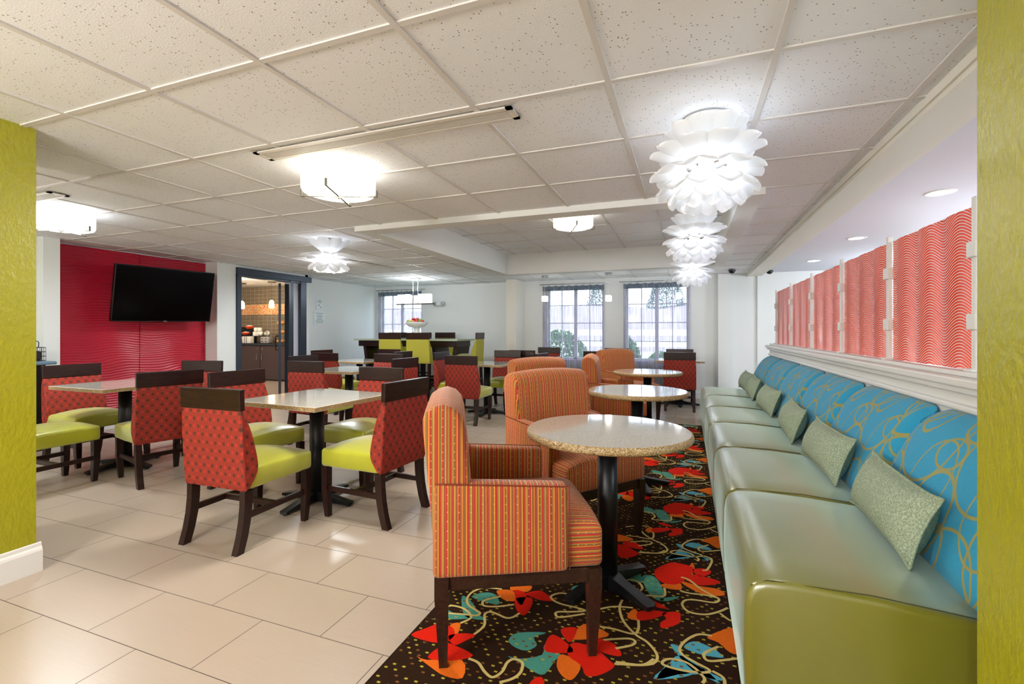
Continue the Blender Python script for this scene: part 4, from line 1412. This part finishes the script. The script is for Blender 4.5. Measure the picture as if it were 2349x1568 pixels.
curtain('sheer grey curtain of the left window, beside the pilaster', -2.74, -1.50, 2.125, 9, -2.80, -1.42, 'chrome curtain rod above the left window')
curtain('sheer grey curtain of the right window, behind the lotus pendants', -1.14, .05, 2.125, 9, -1.22, .12, 'chrome curtain rod above the right window')
curtain('sheer grey curtain behind the chandelier and bar table', -6.72, -5.56, 2.125, 9, -6.78, -5.48, 'chrome curtain rod behind the chandelier')

# ---------------------------------------------------------------- bar table, fruit stand, fruit
bt = thing('bar_table', 'long dark bar table with pale stone top in front of the far left window', 'table', (-4.94, 7.78, 0))
one(rbox(2.24, .74, .035, .005), 'tabletop', ['pale_stone'], bt, (0, 0, 1.062))
m = M()
for sy in (-1, 1): m.add(*rbox(2.10, .03, .11, .003), xf=T(0, sy * .30, .99))
for sx in (-1, 1): m.add(*rbox(.03, .60, .11, .003), xf=T(sx * 1.035, 0, .99))
m.build('apron', ['espresso_wood'], bt)
for sx in (-.72, .80):
    for s in (-1, 1):
        m = M()
        m.add([(sx + s * .07, -.26, .02), (sx + s * .13, -.26, .02), (sx + s * .26, -.26, .935), (sx + s * .19, -.26, .935),
               (sx + s * .07, .26, .02), (sx + s * .13, .26, .02), (sx + s * .26, .26, .935), (sx + s * .19, .26, .935)],
              [(0, 1, 2, 3), (7, 6, 5, 4), (0, 4, 5, 1), (1, 5, 6, 2), (2, 6, 7, 3), (3, 7, 4, 0)])
        m.build('leg', ['espresso_wood'], bt)
    one(rbox(.34, .56, .05, .004), 'foot_plate', ['espresso_wood'], bt, (sx, 0, .026))
one(rbox(1.3, .08, .06, .004), 'stretcher', ['espresso_wood'], bt, (.04, 0, .30))
fs = one(lathe([(.0, 0), (.10, 0), (.104, .008), (.075, .05), (.055, .13), (.048, .19), (.06, .205), (.14, .23), (.195, .27), (.215, .315), (.21, .318), (.185, .275), (.13, .245), (.0, .235)], 40, False), 'fruit_stand', ['white_ceramic'], None, (-4.84, 7.72, 1.0795), sm=True)
tag(fs, 'white pedestal fruit stand on the bar table', 'fruit stand')
def fruit(name, x, y, z, r, mat, label, cat, group, stem=False):
    o = thing(name, label, cat, (-4.84 + x, 7.72 + y, 1.0795 + z + .022), 0, group)
    pr = [(r * math.cos(t) * (1 - .06 * math.sin(t) * (name == 'apple')), r * math.sin(t) * .94 - (.12 * r * math.cos(t * 1.0) ** 8 if False else 0)) for t in [-PI / 2 + PI * i / 10 for i in range(11)]]
    pr[0] = (0, pr[0][1]); pr[-1] = (0, pr[-1][1] - .06 * r)
    one(lathe(pr, 16, False), 'flesh', [mat], o, sm=True)
    one(tube([(0, 0, r * .82), (.002, 0, r * .82 + .018)], .0022, 5), 'stem', ['stem_brown'], o)
R_ = .038
fr = [('apple', -.052, -.03, .345, 'apple_red', 'red apple on top of the fruit heap, left of the summit', 'apple'), ('apple', .035, -.03, .342, 'apple_red', 'red apple on top of the fruit heap, right of the summit', 'apple'),
      ('apple', .105, -.055, .322, 'apple_green', 'bright green apple at the right shoulder of the fruit heap', 'apple'), ('orange', -.15, -.05, .306, 'orange_peel', 'orange at the left rim of the fruit stand', 'orange'),
      ('apple', -.095, -.10, .298, 'apple_green', 'green apple at the front left rim of the fruit stand', 'apple'), ('orange', -.01, -.12, .292, 'orange_peel', 'orange at the front middle rim of the fruit stand', 'orange'),
      ('apple', .065, -.115, .300, 'apple_red', 'red apple at the front rim right of the middle orange', 'apple'), ('apple', .155, -.055, .300, 'apple_red', 'red apple at the far right rim of the fruit stand', 'apple'),
      ('apple', -.08, .04, .300, 'apple_red', 'red apple half hidden between the left rim orange and the top', 'apple')]
for n_, x, y, z, mt_, l, c_ in fr:
    fruit(n_, x, y, z, R_, mt_, l, c_, 'fruit on the pedestal stand')

# ---------------------------------------------------------------- wall items
r = thing('emergency_light', 'white oval emergency light on the far wall right of the chandelier', 'emergency light', (-5.13, YB, 1.83))
one(rbox(.26, .07, .105, .035, (1, 1, 1)), 'housing', ['lamp_white'], r, (0, -.036, 0), sm=True)
for x in (-.10, .10):
    one(lathe([(.0, -.02), (.03, -.018), (.042, 0), (.038, .02), (0, .024)], 18, False), 'lamp_head', ['metal_light'], r, (x, -.085, 0), (PI / 2, 0, 0), sm=True)
def notice(name, label, y0, y1, z0, z1, lines, icons=None):
    r = thing(name, label, 'sign', (XL, (y0 + y1) / 2, (z0 + z1) / 2))
    w, h = y1 - y0, z1 - z0
    one(rbox(.008, w, h, .002), 'sheet', ['paper'], r, (.005, 0, 0))
    m = M()
    for i, (zz, ww) in enumerate(lines):
        m.add(*box(.0092, .0102, -w * ww / 2, w * ww / 2, zz * h - .006, zz * h + .003))
    m.build('lettering', ['ink_grey'], r)
    if icons:
        m = M()
        for a, b, q in icons:
            for dy_, dz_ in ((0, 0), (.5, .9), (-.5, .9), (1.1, .4), (-1.1, .4)):
                s = q if (dy_, dz_) == (0, 0) else q * .45
                m.add(*cyl(s, s, 0, .001, 10), xf=T(.0095, a + dy_ * q, b + dz_ * q) @ RY(PI / 2))
        m.build('paw_print', ['ink_navy'], r)
notice('pet_notice', 'upper small white notice with two dark paw prints on the left wall', 7.26, 7.44, 1.66, 1.87, [(.36, .5), (.24, .7), (.12, .6)], [(-.02, -.03, .010), (.025, -.07, .009)])
notice('text_notice', 'lower white notice with lines of small text on the left wall', 7.20, 7.50, 1.36, 1.61, [(.38, .7), (.24, .45), (.12, .55), (0, .4), (-.12, .5), (-.24, .75), (-.36, .65)])
r = thing('wall_sign', 'white sign with green letters at the left edge beside the green pier', 'sign', (-6.78, 2.82, 1.86))
one(rbox(.008, .30, .36, .002), 'sheet', ['paper'], r, (.005, -.06, 0))
def text(s, size, loc, mat, parent, name='lettering'):
    c = bpy.data.curves.new(name, 'FONT')
    c.body = s; c.size = size; c.extrude = .001; c.align_x = 'RIGHT'
    t_ = bpy.data.objects.new('tmp_text', c); COL.objects.link(t_)
    bpy.context.view_layer.update()
    me = bpy.data.meshes.new_from_object(t_.evaluated_get(bpy.context.evaluated_depsgraph_get()))
    bpy.data.objects.remove(t_)
    me.materials.clear(); me.materials.append(MT[mat])
    o = bpy.data.objects.new(name, me); COL.objects.link(o)
    o.parent = parent; o.location = loc; o.rotation_euler = (PI / 2, 0, PI / 2)
    return o
text('E', .075, (.011, .068, .03), 'ink_grey', r)
text('ES', .075, (.011, .072, -.05), 'ink_green', r)
# outlets on the left wall and far wall
for (x, y, z, rz), l in (((XL, 8.17, .50, 0), 'white wall outlet low on the left wall behind the third table'), ((-6.5 + .0, 5.08, .40, 0), 'white wall outlet low on the pier beside the crimson wall')):
    r = thing('wall_outlet', l, 'outlet', (x, y, z), rz, 'white wall outlets')
    one(rbox(.006, .075, .118, .002), 'plate', ['outlet_white'], r, (.003, 0, 0))
    m = M()
    for zz in (-.026, .026):
        m.add(*box(.006, .0068, -.010, -.006, zz - .008, zz + .008)); m.add(*box(.006, .0068, .006, .010, zz - .008, zz + .008))
    m.build('socket', ['black_plastic'], r)
# serving shelf at the left edge with a wire basket
r = thing('serving_counter', 'blue grey edged counter at the left edge behind the green pier', 'counter', (-6.42, 2.45, 0))
one(rbox(.62, .86, .035, .015), 'countertop', ['blue_grey'], r, (0, 0, .895), sm=True)
one(box(-.28, .25, -.40, .36, 0, .877), 'cabinet', ['black_plastic'], r)
r = thing('wire_basket', 'small black wire basket on the counter at the left edge', 'basket', (-6.30, 2.74, .914))
m = M()
for z in (.005, .05, .095, .14):
    m.add(*tube([(-.09, -.09, z), (.09, -.09, z), (.09, .09, z), (-.09, .09, z)], .003, 5, True))
for q in range(6):
    t = -.09 + .036 * q
    for p in ((t, -.09), (t, .09), (-.09, t), (.09, t)):
        m.add(*tube([(p[0], p[1], 0.003), (p[0], p[1], .14)], .002, 4))
m.build('wires', ['black_metal'], r)
one(tube(spline([(.09, -.03, .14), (.09, -.03, .20), (.09, .03, .20), (.09, .03, .14)], 4), .004, 6), 'handle', ['black_metal'], r)
one(rbox(.14, .14, .10, .02), 'liner', ['bench_plinth'], r, (0, 0, .056))

# ---------------------------------------------------------------- pantry contents, seen through the doorway
cb = thing('cabinet', 'dark brown two door cabinet in the pantry', 'cabinet', (-9.9, 8.98, 0))
one(box(-2.3, 1.6, -.26, .26, .02, .87), 'body', ['cabinet_laminate'], cb)
for x0, x1, hx in ((-.90, -.08, -.15), (-.06, .76, .01)):
    d = one(rbox(x1 - x0 - .006, .02, .83, .002), 'door', ['cabinet_laminate'], cb, ((x0 + x1) / 2, -.27, .45))
    dx = hx - (x0 + x1) / 2
    one(tube([(dx, -.01, .22), (dx, -.045, .22), (dx, -.045, .06), (dx, -.01, .06)], .008, 8), 'handle', ['chrome'], d)
    one(cyl(.018, .018, 0, .012, 12), 'lock', ['chrome'], d, (dx, -.01, .33), (PI / 2, 0, 0))
ct = one(rbox(3.95, .58, .04, .006), 'countertop', ['dark_frame'], None, (-10.25, 8.96, .892)); tag(ct, 'dark speckled countertop on the pantry cabinet', 'countertop')
CT = .913
r = thing('bowl_stand', 'black three tier stand holding orange bowls in the pantry', 'stand', (-10.72, 9.0, CT))
m = M()
for sx in (-1, 1):
    m.add(*tube([(-.30 + sx * 0, sx * .12, .02), (.20, sx * .12, .62)], .008, 6)); m.add(*tube([(.20, sx * .12, .62), (.26, sx * .12, 0.0)], .008, 6))
    m.add(*tube([(-.30, sx * .12, .01), (.26, sx * .12, .01)], .008, 6))
for t in (.15, .55, .92): m.add(*tube([(-.30 + .5 * t, -.12, .6 * t + .02), (-.30 + .5 * t, .12, .6 * t + .02)], .008, 6))
m.build('frame', ['black_metal'], r); r.scale = (.62, .62, .62)
for k_, (dx, dz, l) in enumerate(((-.22, .10, 'lowest orange bowl of packets on the pantry stand'), (-.0, .34, 'middle orange bowl of packets on the pantry stand'), (.20, .60, 'topmost orange bowl of packets on the pantry stand'))):
    b = thing('bowl', l, 'bowl', (-10.72 + dx * .62, 8.93, CT + dz * .62), 0, 'orange bowls on the tiered stand')
    b.scale = (.62, .62, .62)
    one(lathe([(.0, 0), (.09, 0), (.15, .05), (.19, .11), (.185, .112), (.14, .055), (.0, .02)], 20, False), 'shell', ['orange_bowl'], b, sm=True)
    q = one(lathe([(.0, .15), (.07, .145), (.13, .12), (.165, .095), (.0, .09)], 10, False), 'packets', ['paper'], b); q['kind'] = 'stuff'
r = thing('black_board', 'black rectangular panel against the pantry tile wall', 'panel', (-10.95, 9.20, CT))
one(rbox(.50, .04, .42, .006), 'panel', ['black_plastic'], r, (0, 0, .21))
# mug rack and mugs
r = thing('mug_rack', 'black wire rack holding white mugs in the pantry', 'rack', (-10.24, 8.99, CT)); r.scale = (.62, .62, .62)
m = M()
for z in (.02, .30, .42): m.add(*tube([(-.36, -.13, z), (.36, -.13, z), (.36, .13, z), (-.36, .13, z)], .006, 5, True))
for x in (-.36, -.12, .12, .36):
    for y in (-.13, .13): m.add(*tube([(x, y, 0), (x, y, .42)], .005, 5))
m.add(*box(-.36, .36, -.13, .13, .295, .30))
m.build('frame', ['black_metal'], r)
def mug(label, loc, rot=(0, 0, 0)):
    b = thing('mug', label, 'mug', loc, 0, 'white mugs on the pantry rack'); b.rotation_euler = rot; b.scale = (.62, .62, .62); b.location = (-10.2 + (loc[0] + 10.0) * .62, 8.95 + (loc[1] - 8.95) * .62, CT + (loc[2] - CT) * .62)
    one(lathe([(.0, 0), (.07, 0), (.082, .012), (.085, .17), (.078, .17), (.074, .02), (.0, .012)], 20, False), 'cup', ['white_ceramic'], b, sm=True)
    one(tube(spline([(.08, 0, .14), (.12, 0, .12), (.12, 0, .06), (.08, 0, .04)], 4), .009, 6), 'handle', ['white_ceramic'], b, sm=True)
mug('upright white mug at the left of the pantry rack', (-10.26, 8.85, CT + .304)); mug('upright white mug second from the left on the pantry rack', (-10.07, 8.85, CT + .304))
mug('white mug lying on its side in the middle of the pantry rack', (-9.83, 8.85, CT + .385), (0, math.radians(-80), .4))
mug('white mug lying tipped at the right of the pantry rack', (-9.66, 8.84, CT + .385), (0, math.radians(70), -.3))
mug('stacked white mug on the left mug of the pantry rack', (-10.24, 8.88, CT + .48)); mug('stacked white mug on the second mug of the pantry rack', (-10.04, 8.88, CT + .48))
r = thing('napkin_box', 'white ribbed napkin dispenser on the pantry countertop', 'dispenser', (-10.50, 8.80, CT)); r.scale = (.6, .6, .6)
one(rbox(.46, .22, .30, .03), 'box', ['white_ceramic'], r, (0, 0, .151), sm=True)
one(box(-.01, .01, -.114, -.108, .01, .29), 'strap', ['black_metal'], r, (-.05, 0, 0)); one(box(-.01, .01, -.114, -.108, .01, .29), 'strap', ['black_metal'], r, (.05, 0, 0))
r = thing('toaster', 'silver toaster with black knobs on the pantry countertop', 'toaster', (-9.82, 8.76, CT)); r.scale = (.62, .62, .62)
one(rbox(.42, .24, .26, .03), 'body', ['metal_light'], r, (0, 0, .145), sm=True)
one(box(-.19, .19, -.11, .11, 0, .02), 'base', ['black_plastic'], r)
for x in (-.10, .10):
    one(rbox(.07, .02, .025, .006), 'lever', ['black_plastic'], r, (x, -.128, .20))
    one(cyl(.022, .02, 0, .02, 14), 'knob', ['black_plastic'], r, (x, -.12, .085), (PI / 2, 0, 0))
r = thing('pastry_case', 'clear shelved case with pastries beside the pantry toaster', 'display case', (-9.40, 8.92, CT))
m = M()
for z in (.01, .24, .47, .68): m.add(*box(-.28, .28, -.16, .16, z - .005, z + .005))
m.build('shelf', ['glass'], r)
m = M()
for sx in (-.28, .28):
    for sy in (-.16, .16): m.add(*tube([(sx, sy, 0), (sx, sy, .68)], .006, 5))
m.build('frame', ['chrome'], r)
for k_, (x, z, l) in enumerate(((-.10, .015, 'bread roll on the bottom shelf of the pantry case'), (-.05, .245, 'bread roll on the middle shelf of the pantry case'), (-.08, .475, 'bread roll on the top shelf of the pantry case'))):
    o = one(lathe([(.0, 0), (.09, .01), (.11, .04), (.08, .08), (.0, .095)], 16, False), 'bread_roll', ['bread_tan'], None, (-9.40 + x, 8.90, CT + z + .001), sm=True)
    tag(o, l, 'bread', 'bread rolls in the pantry case')
# pantry pendants (real lamps) and two warm point lights set apart from them
for x, y, l in ((-10.22, 8.4, 'amber pendant lamp at the left of the pantry doorway view'), (-9.26, 8.4, 'amber pendant lamp in the middle of the pantry doorway view')):
    r = thing('pantry_pendant', l, 'pendant lamp', (x, y, 1.86), 0, 'amber pendants in the pantry')
    one(cyl(.09, .09, .515, .54, 16), 'canopy', ['nickel'], r, sm=True)
    one(cyl(.004, .004, .08, .53, 6), 'cord', ['nickel'], r)
    one(lathe([(.02, .10), (.05, .06), (.055, -.06), (.045, -.09), (.0, -.09)], 16, False), 'glass_shade', ['glow_amber'], r, sm=True)
lamp('POINT', 'pantry_light', (-9.3, 7.0, 2.1), 70, (1.0, .82, .64), .15)
lamp('POINT', 'pantry_light', (-8.2, 4.6, 2.1), 40, (1.0, .86, .72), .15)

# ---------------------------------------------------------------- outside the windows
def outside(o, name, label, cat, group=None):
    return tag(o, label, cat, group)
o = one(box(-60, 50, 9.8, 75, -.35, -.28), 'ground', ['grass']); o['kind'] = 'structure'
o = one(box(-60, 50, 14.0, 17.5, -.29, -.262), 'road', ['asphalt']); tag(o, 'pale grey drive crossing the lawn outside the windows', 'driveway')
o = thing('white_fence', 'white vinyl rail fence outside behind the shrubs', 'fence', (0, 19.5, -.28))
m = M()
for z in (.55, 1.0, 1.45): m.add(*box(-40, 22, -.03, .03, z - .12, z + .12))
m.build('rail', ['white_vinyl'], o)
for i in range(14):
    one(rbox(.16, .16, 1.85, .01), 'post', ['white_vinyl'], o, (-30 + i * 3.4, 0, .925))
V, F = [], []
nx, ny = 40, 8
for j in range(ny + 1):
    for i in range(nx + 1):
        V.append((-60 + 110 * i / nx, 27 + 14 * j / ny, -.3 + 3.6 * (1 - (1 - j / ny) ** 2) + .25 * math.sin(i * 1.7 + j)))
for j in range(ny):
    for i in range(nx):
        a = j * (nx + 1) + i
        F.append((a, a + 1, a + nx + 2, a + nx + 1))
o = one((V, F), 'embankment', ['brown_bank'], sm=True); o['kind'] = 'structure'
def shrub(label, x, y, r, h, mat='bush_green', nm='shrub', gr='green shrubs outside the windows'):
    rr = random.Random(int(x * 31 + y * 7))
    t = thing(nm, label, 'shrub' if nm == 'shrub' else 'tree', (x, y, -.28), 0, gr)
    m = M()
    for i in range(2000 if nm == 'shrub' else 7000):
        a, b, q = rr.uniform(0, 2 * PI), rr.uniform(-.2, 1), rr.uniform(.55, 1) ** .5
        if nm == 'shrub':
            p = Vector((r * q * math.cos(a) * math.sqrt(max(0, 1 - b * b)), r * q * math.sin(a) * math.sqrt(max(0, 1 - b * b)), h * .45 + h * .55 * b * q))
            s = .05
        else:
            f = rr.random() ** 1.3
            p = Vector((r * (1 - f) * q * math.cos(a), r * (1 - f) * q * math.sin(a), h * (.12 + .88 * f))); s = .09
        d = Vector((rr.gauss(0, 1), rr.gauss(0, 1), rr.gauss(0, 1))).normalized(); e = d.orthogonal().normalized()
        m.add([tuple(p - d * s), tuple(p + e * s * .5), tuple(p + d * s), tuple(p - e * s * .5)], [(0, 1, 2, 3)])
    m.build('foliage', [mat], t)
    one(cyl(.05, .03, 0, h * .7, 8), 'trunk', ['stem_brown'], t)
for x, y, r_, h, l in ((-2.9, 10.9, .75, 1.55, 'green shrub outside the left window, left part'), (-1.50, 11.4, .5, 1.45, 'green shrub outside the left window, right part'), (-.55, 10.7, .40, 1.05, 'low green shrub outside the right window'), (.62, 11.3, .45, .95, 'low green shrub outside the right window edge')):
    shrub(l, x, y, r_, h)
for x, y, r_, h, l in ((-6.5, 40, 2.6, 8.5, 'tall conifer beyond the fence seen in the left window'), (-1.6, 40, 2.4, 8.5, 'tall conifer beyond the fence seen in the right window')):
    shrub(l, x, y, r_, h, 'conifer_green', 'conifer', 'conifers beyond the fence')
